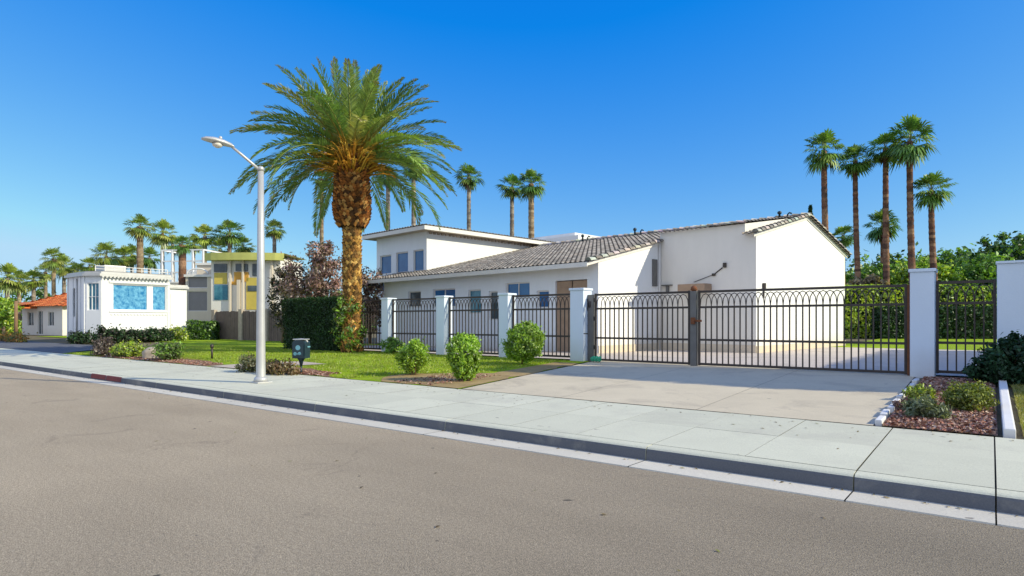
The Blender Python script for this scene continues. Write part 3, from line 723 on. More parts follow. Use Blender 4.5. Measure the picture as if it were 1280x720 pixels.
def fence(s0, s1, label):
    Fn = thing('iron_fence', label, 'fence', (s0, PF + .03, zt(PF)), 0, 'dark iron fence panels between white pillars')
    ironwork(Fn, s1 - s0, .10, 1.56, .72, 2.0); return Fn
fence(-20.0, -18.6, 'short iron fence panel between the date palm and the first pillar')
fence(-18.2, -15.67, 'iron fence panel behind the smallest lawn shrub')
fence(-15.23, -12.81, 'iron fence panel behind the middle lawn shrub')
fence(-12.39, -10.03, 'iron fence panel behind the rounded shrub nearest the gate')
fence(-.94, .08, 'narrow iron gate panel between tall pillar and right boundary wall')
def gate(s0, s1, label):
    G = thing('iron_gate', label, 'gate', (s0, PF, zt(PF)), 0)
    ironwork(G, s1 - s0, .05, 1.55, .69, 1.96, stile=.055, t=.030); return G
GL = gate(-9.30, -6.38, 'left leaf of the wide iron driveway gate, shorter of the two')
GR = gate(-6.16, -1.46, 'right leaf of the wide iron driveway gate, longer of the two')
# gate posts
Pst = thing('gate_post', 'dark steel post with rusty latch between the two gate leaves', 'post', (-6.27, PF - .02, zt(PF)))
m = MB(); m.box(-.085, .085, -.06, .06, -.04, 1.98, .01); m.build('post', M['steel'], Pst)
m = MB(); m.tube([(0, 0, 1.98), (0, 0, 2.02), (0, 0, 2.09), (0, 0, 2.13)], [.05, .09, .075, .02], 12); m.build('finial', M['rust'], Pst)
m = MB(); m.box(-.02, .24, -.1, -.06, 1.16, 1.22, .008); m.box(-.05, .06, -.12, -.06, 1.1, 1.28, .01); m.build('latch', M['rust'], Pst)
Pst = thing('gate_post', 'grey steel hinge post beside the lantern pillar', 'post', (-9.44, PF + .03, zt(PF)))
m = MB(); m.box(-.10, .10, -.05, .05, -.03, 1.97, .008); m.build('post', M['steel'], Pst)
for z in (.35, 1.2, 1.75): m = MB(); m.tube([(.125, -.02, z), (.125, -.02, z + .12)], .022, 8); m.build('hinge', M['iron'], Pst)
Pst = thing('gate_post', 'rust brown hinge post against the tall right pillar', 'post', (-1.43, PF - .02, zt(PF)))
m = MB(); m.box(-.025, .028, -.05, .05, -.25, 1.98, .005); m.build('post', M['rust'], Pst)
# little green bag
m = MB(); rs_ = random.Random(4)
for q in range(3):
    a = rs_.uniform(0, 3); m.tube([(q * .1, 0, .02), (q * .1 + .03, .02, .09), (q * .1 + .06, -.01, .13), (q * .1 + .09, .0, .05)], [.05, .09, .06, .02], 8)
o = m.build('plastic_bag', M['green_plastic'], None, (-9.2, 15.75, zt(15.75) + .01)); tag(o, 'crumpled green plastic bag at the foot of the lantern pillar', 'bag')

# ================================================================== STREET LAMP, MAILBOX, BOLLARD
def street_lamp():
    x, y = at(326, 14.1); L = thing('street_lamp', 'tall pale metal street lamp with slanted arm on the sidewalk', 'street lamp', (x, y, zt(y)))
    m = MB(); m.tube([(0, 0, 0), (0, 0, .03), (0, 0, .5), (0, 0, 2.5), (0, 0, 4.80)], [.115, .105, .10, .085, .065], 18); m.build('pole', M['lamp_metal'], L)
    m = MB(); m.tube([(0, 0, 4.795), (0, 0, 4.86), (0, 0, 4.90)], [.075, .075, .04], 16); m.build('cap', M['lamp_metal'], L)
    m = MB(); m.box(-.18, .18, -.18, .18, 0, .025, .006); m.tube([(0, 0, .025), (0, 0, .10), (0, 0, .14)], [.16, .145, .11], 18); m.build('base_plate', M['lamp_metal'], L)
    d = Vector((-.30, -1.0, 0)).normalized()
    m = MB(); m.tube([Vector((0, 0, 4.80)) + d * .01, Vector((0, 0, 4.96)) + d * .22, Vector((0, 0, 5.11)) + d * .42, Vector((0, 0, 5.25)) + d * .62], [.035, .032, .03, .027], 10); m.build('arm', M['lamp_metal'], L)
    # cobra head: lofted along d
    m = MB(); side = Vector((-d.y, d.x, 0)); ring = []; K = 12; c0 = Vector((0, 0, 5.24)) + d * .56
    prof = [(0, .03, .03, 0), (.06, .07, .06, .01), (.22, .14, .085, .02), (.42, .16, .085, .025), (.58, .12, .06, .02), (.66, .05, .03, .01)]
    i0 = 0
    for t, wd, hh, dz in prof:
        for k in range(K):
            a = 2 * math.pi * k / K; zz = math.sin(a) * hh * (1 if math.sin(a) > 0 else .45); m.v.append(tuple(c0 + d * t + side * math.cos(a) * wd + Vector((0, 0, zz + dz + t * .1))))
    for i in range(len(prof) - 1):
        for k in range(K): m.f.append((i * K + k, i * K + (k + 1) % K, (i + 1) * K + (k + 1) % K, (i + 1) * K + k)); m.c.append((1, 1, 1)); m.sm.append(True)
    m.f.append(tuple(range(K))); m.c.append((1, 1, 1)); m.sm.append(False); m.f.append(tuple(range((len(prof) - 1) * K, len(prof) * K))); m.c.append((1, 1, 1)); m.sm.append(False)
    h = m.build('lamp_head', M['lamp_metal'], L)
    m = MB(); p = c0 + d * .34 + Vector((0, 0, -.0)); m.tube([p + Vector((0, 0, .02)), p + Vector((0, 0, -.03)), p + Vector((0, 0, -.065))], [.11, .10, .04], 14); m.build('lens', M['lens'], h)
    m = MB(); p = c0 + d * .28 + Vector((0, 0, .12)); m.tube([p, p + Vector((0, 0, .06)), p + Vector((0, 0, .075))], [.035, .035, .015], 10); m.build('photocell', M['lamp_metal'], h)
street_lamp()
def mailbox():
    x, y = at(376.5, 16.1); B = thing('mailbox', 'dark teal mailbox with pale top on a thin post', 'mailbox', (x, y, zt(y)), R(30), None, .86)
    m = MB(); m.tube([(0, 0, -.1), (0, 0, .26)], .028, 10); m.tube([(0, 0, .24), (0, 0, .40), (0, 0, .48)], [.03, .07, .12], 10); m.build('post', M['mailbox'], B)
    m = MB(); K = 8; w, d = .20, .17
    prof = [(-w, .48), (w, .48), (w, .94)] + [(w * math.cos(math.pi * k / K), .94 + .09 * math.sin(math.pi * k / K)) for k in range(1, K)] + [(-w, .94)]
    n = len(prof); m.mesh([(a, -d, z) for a, z in prof] + [(a, d, z) for a, z in prof], [(i, (i + 1) % n, n + (i + 1) % n, n + i) for i in range(n)] + [tuple(range(n)), tuple(reversed(range(n, 2 * n)))])
    bx = m.build('body', M['mailbox'], B)
    m = MB(); m.tube([(w * .99 * math.cos(math.pi * k / K), 0, .955 + .092 * math.sin(math.pi * k / K)) for k in range(K + 1)], .03, 6); m.box(-.19, .19, -.17, .17, 1.03, 1.06, .012); m.build('lid', M['lamp_metal'], B)
    m = MB(); m.box(-.17, .17, -.212, -.198, .54, .90, .006); dd = m.build('door', M['mailbox'], B)
    m = MB(); m.tube([(0, -.205, .80), (0, -.217, .80)], .075, 16)
    m.tube([(-.09, -.205, .62), (-.09, -.217, .62)], .05, 12); m.tube([(.05, -.205, .63), (.05, -.217, .63)], .045, 12); m.box(-.12, .10, -.217, -.207, .60, .63)
    m.build('emblem', M['emblem'], dd)
    m = MB(); m.box(.217, .232, -.05, .12, .80, .84, .004); m.build('flag', M['emblem'], B)
mailbox()
def bollard():
    x, y = at(265, 21.8); B = thing('path_light', 'short black path light on the lawn edge left of the street lamp', 'path light', (x, y, zt(y)))
    m = MB(); m.tube([(0, 0, 0), (0, 0, .40)], .035, 10); m.build('post', M['iron'], B)
    m = MB(); m.tube([(0, 0, .40), (0, 0, .42), (0, 0, .50), (0, 0, .53)], [.05, .06, .06, .02], 12); m.build('head', M['iron'], B)
bollard()

# ================================================================== SHRUBS AND BED
def shrub(u, v, D, lobes, n, size, pal, seed, name, label, cat='shrub', stems=True, leafmat='leaf', xy=None, **kw):
    x, y = xy or at(u, D); Sh = thing(name, label, cat, (x, y, zt(y) + .01))
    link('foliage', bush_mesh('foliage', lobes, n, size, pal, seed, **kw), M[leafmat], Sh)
    if stems:
        r = random.Random(seed); m = MB()
        for i in range(6):
            a = r.uniform(0, 6.28); q = r.uniform(.3, .8); l = lobes[r.randrange(len(lobes))]
            m.tube([(.04 * math.cos(a), .04 * math.sin(a), -.03), (l[0][0] * .5 + .05 * math.cos(a), l[0][1] * .5 + .05 * math.sin(a), l[0][2] * .5), (l[0][0] + l[1][0] * .4 * math.cos(a), l[0][1] + l[1][1] * .4 * math.sin(a), l[0][2] + l[1][2] * .3)], [.02, .014, .006], 6, (.22, .15, .09))
        m.build('stems', M['bark'], Sh)
    return Sh
LAWN = [(0.218, 0.384, 0.03), (0.306, 0.505, 0.035), (0.153, 0.283, 0.024), (0.415, 0.586, 0.065)]
shrub(517, 468, 15.3, [((0, 0, .45), (.36, .36, .33)), ((.15, -.1, .62), (.2, .2, .22)), ((-.16, .1, .30), (.24, .24, .24))], 5600, .034, LIME[:1] + LAWN, 31, 'round_shrub', 'smallest of the three lawn shrubs, loose and yellow green', shell=.5, clump_r=.15, clumps=120)
shrub(580, 476, 13.9, [((0, 0, .62), (.36, .36, .40)), ((.05, 0, .30), (.27, .27, .26))], 9000, .032, LAWN, 32, 'round_shrub', 'upright oval shrub at the corner of lawn and driveway', shell=.84, clump_r=.09, clumps=260)
shrub(654, 457, 17.7, [((0, 0, .60), (.54, .54, .52)), ((.1, .05, .72), (.44, .44, .45))], 11000, .036, LAWN, 33, 'round_shrub', 'largest ball shaped shrub near the fence beside the lantern pillar', shell=.86, clump_r=.085, clumps=300)
shrub(490, 440, 23.2, [((0, 0, .25), (.45, .3, .3))], 1400, .05, GREEN, 34, 'low_shrub', 'small dark shrub at the foot of the first fence pillar')
# right bed
shrub(1150, 500, 10.1, [((0, 0, .10), (.21, .2, .13))], 1500, .022, OLIVE + LIME, 41, 'ground_plant', 'small olive tuft at the back of the mulch bed beside the edging', aspect=3, shell=.3)
shrub(1210, 515, 9.1, [((0, 0, .18), (.29, .28, .20)), ((.08, 0, .26), (.18, .18, .14))], 4600, .022, [(.22, .26, .035), (.16, .21, .03), (.30, .31, .05), (.10, .14, .02)], 42, 'ground_plant', 'rounded yellow green plant in the middle of the mulch bed', shell=.5)
shrub(1160, 523, 8.6, [((0, 0, .10), (.29, .24, .15))], 2600, .020, [(.20, .24, .12), (.26, .3, .17), (.13, .17, .08)], 43, 'ground_plant', 'grey green spreading plant at the front of the mulch bed', aspect=3.5, shell=.25)
shrub(1131, 507, 9.2, [((0, 0, .06), (.16, .2, .08))], 900, .02, [(.20, .10, .11), (.28, .17, .17), (.13, .08, .08)], 44, 'ground_plant', 'low purplish plant against the white edging stones', aspect=2.5, shell=.3, stems=False)
shrub(1258, 485, 11.9, [((.08, 0, .38), (.48, .45, .40)), ((-.24, -.1, .24), (.34, .32, .26)), ((.14, .1, .70), (.22, .22, .26))], 7500, .042, [(.02, .06, .025), (.03, .085, .035), (.015, .04, .02)], 45, 'dark_shrub', 'dense dark green shrub in the shade of the right boundary wall', leafmat='dark_leaf', shell=.5)
# white edging stones
for i, pp in enumerate([9.42, 10.0, 10.62, 11.28, 11.98, 12.75, 13.6, 14.5]):
    m = MB(); m.box(-.042, .042, -.25, .25, -.05, .045, .015); r = random.Random(i)
    o = m.build('edging_stone', M['white_paint'], None, (-1.19 + r.uniform(-.012, .012), pp + .25, zt(pp) + .02), r.uniform(-.04, .04))
    o.rotation_euler.x = r.uniform(-.03, .03)
    tag(o, 'white edging stone in the row between driveway and mulch bed', 'edging stone', 'white edging stones along the driveway')
m = MB(); m.box(-.06, .06, 0, 6.2, -.1, .10, .02); o = m.build('garden_kerb', M['white_paint'], None, (.17, 9.36, zt(9.36))); o.rotation_euler.x = math.atan(.028)
tag(o, 'long white concrete garden kerb between mulch bed and dry grass', 'kerb')

# left beds
BROWNP = [(.16, .11, .10), (.22, .16, .14), (.10, .08, .06)]
def at_sp(s, p): return (s, p)
shrub(0, 0, 0, [((0, 0, .28), (.55, .4, .36))], 2200, .05, BROWNP, 51, 'bed_shrub', 'purplish brown shrub at the left end of the front bed', xy=at(132, 24.6), shell=.4)
shrub(0, 0, 0, [((0, 0, .22), (.95, .4, .28)), ((.3, 0, .28), (.4, .3, .25))], 3000, .05, LIME + OLIVE, 52, 'bed_shrub', 'wide yellow green shrub in the middle of the front bed', xy=at(160, 23.6), shell=.4)
shrub(0, 0, 0, [((0, 0, .25), (.6, .4, .34))], 2400, .05, GREEN + OLIVE, 53, 'bed_shrub', 'dull green shrub at the right end of the front bed', xy=at(210, 21.6), shell=.4)
shrub(0, 0, 0, [((0, 0, .20), (.42, .35, .27)), ((.25, 0, .16), (.3, .3, .2))], 2000, .035, OLIVE + [(.3, .22, .12)], 54, 'bed_shrub', 'twiggy olive shrub just behind the street lamp', xy=at(313, 16.9), shell=.2)
shrub(0, 0, 0, [((0, 0, .12), (.75, .35, .18))], 1900, .04, [(.26, .15, .07), (.2, .17, .06), (.16, .1, .05)], 55, 'bed_shrub', 'low rusty brown plant right of the street lamp', xy=at(348, 16.2), shell=.2)
def rock(x, y, s, seed, label):
    bm = bmesh.new(); bmesh.ops.create_icosphere(bm, subdivisions=3, radius=1); r = np.random.default_rng(seed); ph = r.uniform(0, 6, 6)
    for v in bm.verts:
        c = v.co; f = 1 + .14 * math.sin(3 * c.x + ph[0]) + .12 * math.sin(4 * c.y + ph[1]) + .1 * math.sin(5 * c.z + ph[2]) + .05 * math.sin(9 * c.x + 7 * c.y + ph[3]); v.co = Vector((c.x * f * s, c.y * f * s * .7, c.z * f * s * .62))
    me = bpy.data.meshes.new('boulder'); bm.to_mesh(me); bm.free(); me.polygons.foreach_set('use_smooth', [True] * len(me.polygons))
    o = link('boulder', me, M['stone'], None, (x, y, zt(y) + s * .3)); tag(o, label, 'boulder')
M['stone'] = m_plain('stone', (.46, .39, .31), .9, .15, 0, .45, 5, .7)
rock(*at(188, 22.6), .42, 3, 'pale tan boulder between shrubs in the front bed')

# ================================================================== HEDGE, TREES
def hedge(name, label, x0, x1, y0, y1, h, pal, seed, n, size=.06, leafmat='dark_leaf', cat='hedge', core=(.012, .025, .008), z=None):
    Hd = thing(name, label, cat, ((x0 + x1) / 2, (y0 + y1) / 2, zt((y0 + y1) / 2) if z is None else z)); rs = np.random.default_rng(seed)
    a, b = (x1 - x0) / 2, (y1 - y0) / 2
    areas = np.array([2 * a * h, 2 * a * h, 2 * b * h, 2 * b * h, 4 * a * b]); f = rs.choice(5, n, p=areas / areas.sum()); u, v = rs.uniform(-1, 1, n), rs.uniform(0, 1, n)
    P = np.zeros((n, 3)); Q = np.zeros((n, 3))
    for i, (fx, q) in enumerate((((lambda u, v: (u * a, -b + 0 * u, v * h)), (0, -1, 0)), ((lambda u, v: (u * a, b + 0 * u, v * h)), (0, 1, 0)), ((lambda u, v: (a + 0 * u, u * b, v * h)), (1, 0, 0)), ((lambda u, v: (-a + 0 * u, u * b, v * h)), (-1, 0, 0)), ((lambda u, v: (u * a, (v * 2 - 1) * b, h + 0 * u)), (0, 0, 1)))):
        k = f == i; P[k] = np.stack(fx(u[k], v[k]), 1); Q[k] = q
    wob = .6 * np.sin(P[:, 0] * 3.1 + seed) * np.cos(P[:, 2] * 2.7 + P[:, 1] * 2) * .07 + rs.normal(0, .035, n)
    P += Q * wob[:, None]; P[:, 2] = np.maximum(P[:, 2], .01)
    link('foliage', np_mesh('foliage', leaves(P, Q, size, None, rs, 1.8, .7), 4, leaf_colors(n, rs, pal)), M[leafmat], Hd)
    m = MB(); m.box(-a + .1, a - .1, -b + .1, b - .1, 0, h - .1, 0, core); m.build('light_block_core', M['attr'], Hd); return Hd  # solid dark box added inside the leaves to stop light leaking through
hedge('clipped_hedge', 'dark clipped box hedge left of the date palm', -24.3, -20.55, 15.3, 16.6, 2.12, DARK, 61, 20000, .042)
def broad_tree(name, label, x, y, z, lobes, n, size, pal, seed, trunk_h, trunk_r=.14, bark=(.16, .12, .09), group=None, leafmat='leaf', **kw):
    T = thing(name, label, 'tree', (x, y, z), 0, group); r = random.Random(seed)
    link('crown', bush_mesh('crown', lobes, n, size, pal, seed, **kw), M[leafmat], T)
    m = MB(); m.tube([(0, 0, -.1), (.03, .02, trunk_h * .5), (0, 0, trunk_h)], [trunk_r * 1.2, trunk_r, trunk_r * .8], 9, bark)
    for c, rr in lobes:
        for q in range(3):
            e = Vector(c) + Vector((r.uniform(-.6, .6) * rr[0], r.uniform(-.6, .6) * rr[1], r.uniform(-.3, .6) * rr[2])); s = Vector((0, 0, trunk_h * .95)); mid = s.lerp(e, .5) + Vector((0, 0, .15))
            m.tube([s, mid, e], [trunk_r * .6, trunk_r * .35, trunk_r * .1], 6, bark)
    m.build('trunk', M['bark'], T); return T
PINK = [(.36, .19, .19), (.50, .31, .30), (.22, .12, .12), (.62, .45, .42), (.17, .15, .08)]
x, y = at(396, 30.5)
broad_tree('plum_tree', 'pinkish brown leafed tree rising behind the dark hedge', x, y, .38, [((0, 0, 3.3), (1.5, 1.5, 1.6)), ((.5, .2, 4.5), (.75, .75, .85)), ((-.9, -.2, 2.7), (.85, .8, 1.2)), ((.9, 0, 2.6), (.7, .8, 1.2))], 7000, .085, PINK, 62, 1.6, .11, (.13, .09, .07), shell=.25, clump_r=.12, clumps=120)
x, y = at(462, 33)
broad_tree('plum_tree', 'smaller pinkish brown tree seen between palm trunk and house', x, y, .38, [((0, 0, 2.6), (.9, .9, 1.5)), ((.2, 0, 1.6), (.9, .9, 1.0))], 3500, .09, PINK + [(.05, .045, .03)], 63, 1.2, .09, (.13, .09, .07), shell=.25, clump_r=.14)
x, y = at(354, 34)
broad_tree('leafy_tree', 'dark purple green tree left of the pinkish tree', x, y, .38, [((0, 0, 2.0), (.8, .8, 1.2)), ((.1, 0, 3.4), (.7, .7, .8))], 3500, .085, [(.06, .06, .035), (.10, .08, .06), (.035, .045, .025)], 64, 1.4, .1, shell=.25, clump_r=.14)
# trees behind the courtyard on the right
bushA = [((0, 0, 3.0), (2.8, 2.6, 2.5)), ((1.4, 0, 4.7), (1.9, 1.9, 1.6)), ((-1.5, .3, 4.3), (1.7, 1.7, 1.7)), ((.2, -.8, 5.6), (1.4, 1.4, 1.0)), ((-2.3, 0, 2.2), (1.4, 1.4, 1.6))]
bushB = [((0, 0, 2.8), (3.1, 2.7, 2.5)), ((-1.2, -.4, 4.9), (1.9, 1.7, 1.4)), ((1.7, .1, 4.2), (2.0, 1.8, 1.7)), ((.5, .2, 6.0), (1.3, 1.3, .9))]
x, y = at(1092, 60); tA = broad_tree('leafy_tree', 'green tree behind the gap right of the white gable', x, y, .38, bushA, 9000, .17, GREEN, 71, 2.0, .2, shell=.5, clump_r=.16)
x, y = at(1152, 56); tB = broad_tree('leafy_tree', 'bright yellow green tree behind the tall right pillar', x, y, .38, bushB, 9000, .17, LIME + GREEN, 72, 2.0, .2, shell=.5, clump_r=.16)
x, y = at(1215, 58); tC = broad_tree('leafy_tree', 'broad deep green tree above the narrow iron gate', x, y, .38, bushB, 10000, .17, GREEN + DARK, 73, 2.0, .22, shell=.5, clump_r=.15)
for u, D, src, sc, rz_, lab in ((1255, 60, tC, 1.38, 2.1, 'tall deep green tree above the right boundary wall'), (1290, 58, tC, 1.32, 4.0, 'green tree cut by the right edge of the view'), (1183, 65, tA, 1.3, 1.0, 'hazy green tree farther back between two brighter ones'), (1120, 65, tC, 1.18, 3.0, 'dark tree behind the middle of the tall palm row'), (1235, 55, tA, 1.05, 5.0, 'lower green tree just over the boundary wall'), (1340, 57, tC, 1.3, 1.4, 'green tree standing outside the right edge of the view')):
    x, y = at(u, D); dup(src, (x, y, .38), rz_, lab, None, sc)
# hedges behind the courtyard
x, y = at(1098, 43)
def rot_hedge(u, D, w, d, h, pal, seed, n, label, size, leafmat, name='tall_hedge'):
    x, y = at(u, D); o = hedge(name, label, x - w / 2, x + w / 2, y - d / 2, y + d / 2, h, pal, seed, n, size, leafmat); o.rotation_euler.z = YAW; return o
rot_hedge(1092, 44.5, 4.6, 1.4, 3.7, LIME, 81, 6000, 'sunlit yellow green hedge seen through the right gate leaf', .12, 'leaf')
rot_hedge(1150, 45, 3.4, 1.6, 3.7, LIME + GREEN, 82, 4000, 'green hedge behind the tall right pillar', .12, 'leaf')
rot_hedge(1215, 44, 6.0, 1.5, 3.6, LIME + GREEN, 83, 6000, 'sunlit hedge seen through the narrow iron gate', .12, 'leaf')
rot_hedge(1118, 42.5, 2.6, 1.0, 2.1, DARK, 84, 2600, 'dark low hedge in shade behind the right gate leaf', .11, 'dark_leaf', 'low_hedge')
rot_hedge(1205, 42, 4.6, 1.0, 2.1, DARK, 85, 3500, 'dark low hedge in shade behind the narrow gate', .11, 'dark_leaf', 'low_hedge')
rot_hedge(1300, 44, 6.0, 1.5, 4.2, GREEN, 86, 4500, 'green hedge hidden mostly behind the right boundary wall', .13, 'leaf')
x, y = at(1082, 51); shrub(0, 0, 0, [((0, 0, 4.2), (1.1, 1.0, .75)), ((.6, 0, 3.8), (1.0, .9, .75))], 2200, .12, [(.30, .22, .14), (.22, .17, .1), (.36, .3, .2)], 87, 'dry_bush', 'tan dried bush top above the yellow green hedge', xy=(x, y), aspect=3)
hedge('tall_hedge', 'unseen tall hedge added behind the right boundary wall to shade the driveway', 3.2, 11.0, 16.9, 18.6, 8.4, GREEN, 88, 12000, .13, 'leaf')  # added out of view, sized for the shade it casts on the driveway
hedge('tall_hedge', 'unseen long hedge added right of the courtyard to shade its floor', 3.6, 4.9, 19.4, 32.0, 4.3, GREEN, 89, 8000, .13, 'leaf')  # added out of view to drop shade across the courtyard floor
# cypress behind the gable
x, y = at(1013, 40); T = thing('cypress_tree', 'slim dark cypress tip behind the right end of the roof', 'tree', (x, y, .38))
rs = np.random.default_rng(91); n = 3500; hh = rs.uniform(.1, 1, n); rad = .55 * (1 - hh) ** .7 * rs.uniform(.6, 1.05, n); an = rs.uniform(0, 6.28, n)
P = np.stack([rad * np.cos(an), rad * np.sin(an), hh * 8.6], 1); Q = np.stack([np.cos(an), np.sin(an), .5 + 0 * an], 1)
link('crown', np_mesh('crown', leaves(P, Q, .12, None, rs, 2.2, .5), 4, leaf_colors(n, rs, DARK)), M['dark_leaf'], T)
m = MB(); m.tube([(0, 0, -.1), (0, 0, 4), (0, 0, 8)], [.13, .08, .02], 8, (.15, .1, .07)); m.build('trunk', M['bark'], T)

# ================================================================== PALMS
def fan_crown(seed, pal, nf=46, el=(84, -50)):
    rs = np.random.default_rng(seed); V = []; Cc = []
    pal = np.array(pal)
    for i in range(nf):
        az = i * 2.39996 + rs.normal(0, .15); f = i / (nf - 1); e = R(el[0] + (el[1] - el[0]) * f ** .9 + rs.normal(0, 9))
        pet = rs.uniform(.5, .8) * (.75 + .3 * math.sin(f * math.pi)); d = np.array([math.cos(az) * math.cos(e), math.sin(az) * math.cos(e), math.sin(e)])
        side = np.array([-math.sin(az), math.cos(az), 0]); up = np.cross(d, side) * -1; up = up if up[2] > 0 else -up
        b = d * pet; col0 = pal[rs.integers(len(pal))] * rs.uniform(.8, 1.2) * (1.08 - .3 * f)
        w = .018; V += [np.zeros(3) - side * w, np.zeros(3) + side * w, b + side * w * .6, b - side * w * .6]; Cc.append(np.array([.16, .16, .05]))
        fr = rs.uniform(.62, .82) * (1.15 if f > .55 else 1); K = 12
        for k in range(K):
            t = (k / (K - 1) - .5) * R(165); dd = d * math.cos(t) + side * math.sin(t); L = fr * (1 - .35 * abs(t) / R(83)) * rs.uniform(.9, 1.1)
            droop = .28 + .25 * rs.uniform() + .3 * max(0, f - .4); p1 = b + dd * L * .6 + up * .03 * (1 if k % 2 else -1); p2 = b + dd * L + np.array([0, 0, -droop * L * .6])
            sd = np.cross(dd, up); sd /= max(1e-6, np.linalg.norm(sd)); ww = L * .082
            c = col0 * rs.uniform(.75, 1.2)
            V += [b, p1 + sd * ww, p2, p1 - sd * ww]; Cc.append(c)
    return np_mesh('crown', np.array(V), 4, np.array(Cc))
def fan_skirt(seed):
    rs = np.random.default_rng(seed); V = []; Cc = []
    for i in range(26):
        az = rs.uniform(0, 6.28); d = np.array([math.cos(az), math.sin(az), 0]); b = d * rs.uniform(.1, .28) + np.array([0, 0, rs.uniform(-.45, -.1)])
        col = np.array([[.20, .13, .07], [.28, .20, .11], [.12, .085, .05]][rs.integers(3)])
        for k in range(7):
            q = az + rs.normal(0, .5); e = b + np.array([math.cos(q) * .3, math.sin(q) * .3, -rs.uniform(.3, .6)]); s = np.array([-math.sin(q), math.cos(q), 0]) * .035; mid = (b + e) / 2 + d * .07
            V += [b, mid + s, e, mid - s]; Cc.append(col * rs.uniform(.7, 1.2))
    return np_mesh('dead_fronds', np.array(V), 4, np.array(Cc))
def palm_trunk(h, r0, r1, lean, cols, seed, name='trunk'):
    r = random.Random(seed); m = MB(); n = max(10, int(h / .22)); pts = []; rads = []; cc = []
    for i in range(n + 1):
        t = i / n; pts.append((lean[0] * (1 - t) ** 2, lean[1] * (1 - t) ** 2, h * (t - 1))); rads.append((r0 + (r1 - r0) * t) * (1.05 if i % 2 else .97) * r.uniform(.97, 1.03) * (1 + .35 * max(0, .08 - t) / .08))
        c = r.choice(cols); f = r.uniform(.75, 1.2); cc.append(tuple(x * f for x in c))
    m.tube(pts, rads, 10, cols=cc); return m.data(name)
PALMPAL = [(0.103, 0.243, 0.041), (0.149, 0.312, 0.049), (0.206, 0.363, 0.056), (0.28, 0.398, 0.07)]
PALMLIT = [(0.271, 0.398, 0.05), (0.384, 0.481, 0.067), (0.203, 0.314, 0.05), (0.452, 0.502, 0.117)]
crowns = [fan_crown(201, PALMPAL), fan_crown(202, PALMPAL, 52), fan_crown(203, PALMPAL, 42, (85, -50)), fan_crown(204, PALMLIT, 48), fan_crown(205, PALMLIT, 42, (82, -55))]
skirts = [fan_skirt(211), fan_skirt(212)]
REDBARK = [(.26, .14, .09), (.20, .10, .07), (.32, .19, .12), (.15, .09, .07)]
GREYBARK = [(.30, .26, .21), (.24, .2, .16), (.36, .31, .25)]
TANBARK = [(.32, .24, .15), (.25, .18, .11), (.38, .3, .2)]
def fan_palm(u, v, D, scale, ci, label, group, bark, r0=.24, r1=.17, lean=(0, 0), seed=0):
    x, y = at(u, D); z = zv(v, D); T = thing('fan_palm', label, 'palm tree', (x, y, .38), 0, group)
    h = z - .38
    tr = link('trunk', palm_trunk(h, r0, r1, lean, bark, seed), M['bark'], T); tr.location = (0, 0, h)
    for me, nm, mt in ((crowns[ci], 'crown', 'palm_leaf'), (skirts[seed % 2], 'dead_fronds', 'attr')):
        o = link(nm, me, M[mt], T); o.location = (0, 0, h); o.rotation_euler = (R(9) * math.sin(seed * 2.3), R(9) * math.cos(seed * 3.1), seed * 1.7); o.scale = (scale * (1 + .08 * math.sin(seed)), scale, scale * (1.08 + .14 * math.sin(seed * 1.9)))
    return T
G1 = 'tall fan palms behind the right end of the house'
fan_palm(1030, 189, 50, 1.3, 0, 'leftmost of the tall fan palms right of the gable', G1, REDBARK, .27, .21, (.5, 0), 1)
fan_palm(1069, 200, 52, 1.2, 1, 'second tall fan palm from the left, with a lower crown', G1, REDBARK, .24, .19, (.45, 0), 2)
fan_palm(1107, 186, 51, 1.2, 2, 'third tall fan palm of the right hand row', G1, REDBARK, .27, .2, (.1, 0), 3)
fan_palm(1137, 177, 49, 1.5, 1, 'tallest fan palm of the right hand row with spreading crown', G1, REDBARK, .28, .21, (.35, 0), 4)
fan_palm(1164, 238, 49, 1.3, 0, 'shortest fan palm at the right end of the tall row', G1, REDBARK, .27, .2, (.55, 0), 5)
G2 = 'small fan palms half hidden below the tall right row'
fan_palm(1054, 296, 58, 1.1, 0, 'low palm crown peeping over the gable end', G2, REDBARK, .2, .16, (0, 0), 6)
fan_palm(1103, 282, 60, 1.25, 1, 'low palm crown between the tall trunks', G2, REDBARK, .2, .16, (0, 0), 7)
G3 = 'fan palms beyond the two storey part of the house'
fan_palm(586, 221, 62, 1.05, 0, 'single palm left of the pair above the house roof', G3, GREYBARK, .26, .19, (.1, 0), 8)
fan_palm(640, 234, 62, 1.2, 2, 'shorter left palm of the pair above the roof', G3, GREYBARK, .26, .2, (0, 0), 9)
fan_palm(664, 230, 58, 1.18, 1, 'right palm of the pair above the roof with thicker trunk', G3, TANBARK, .34, .26, (.1, 0), 10)
fan_palm(517, 210, 62, 1.1, 0, 'thin pale palm trunk above the house showing right of the date palm', G3, GREYBARK, .26, .2, (0, 0), 11)
fan_palm(485, 222, 64, 1.0, 1, 'thin pale palm trunk at the left corner of the house roof', G3, GREYBARK, .26, .2, (0, 0), 12)
fan_palm(402, 224, 62, .9, 2, 'thin pinkish palm trunk seen left of the date palm bulge', G3, TANBARK, .22, .18, (0, 0), 13)
G4 = 'distant fan palms on the left behind the bungalow'
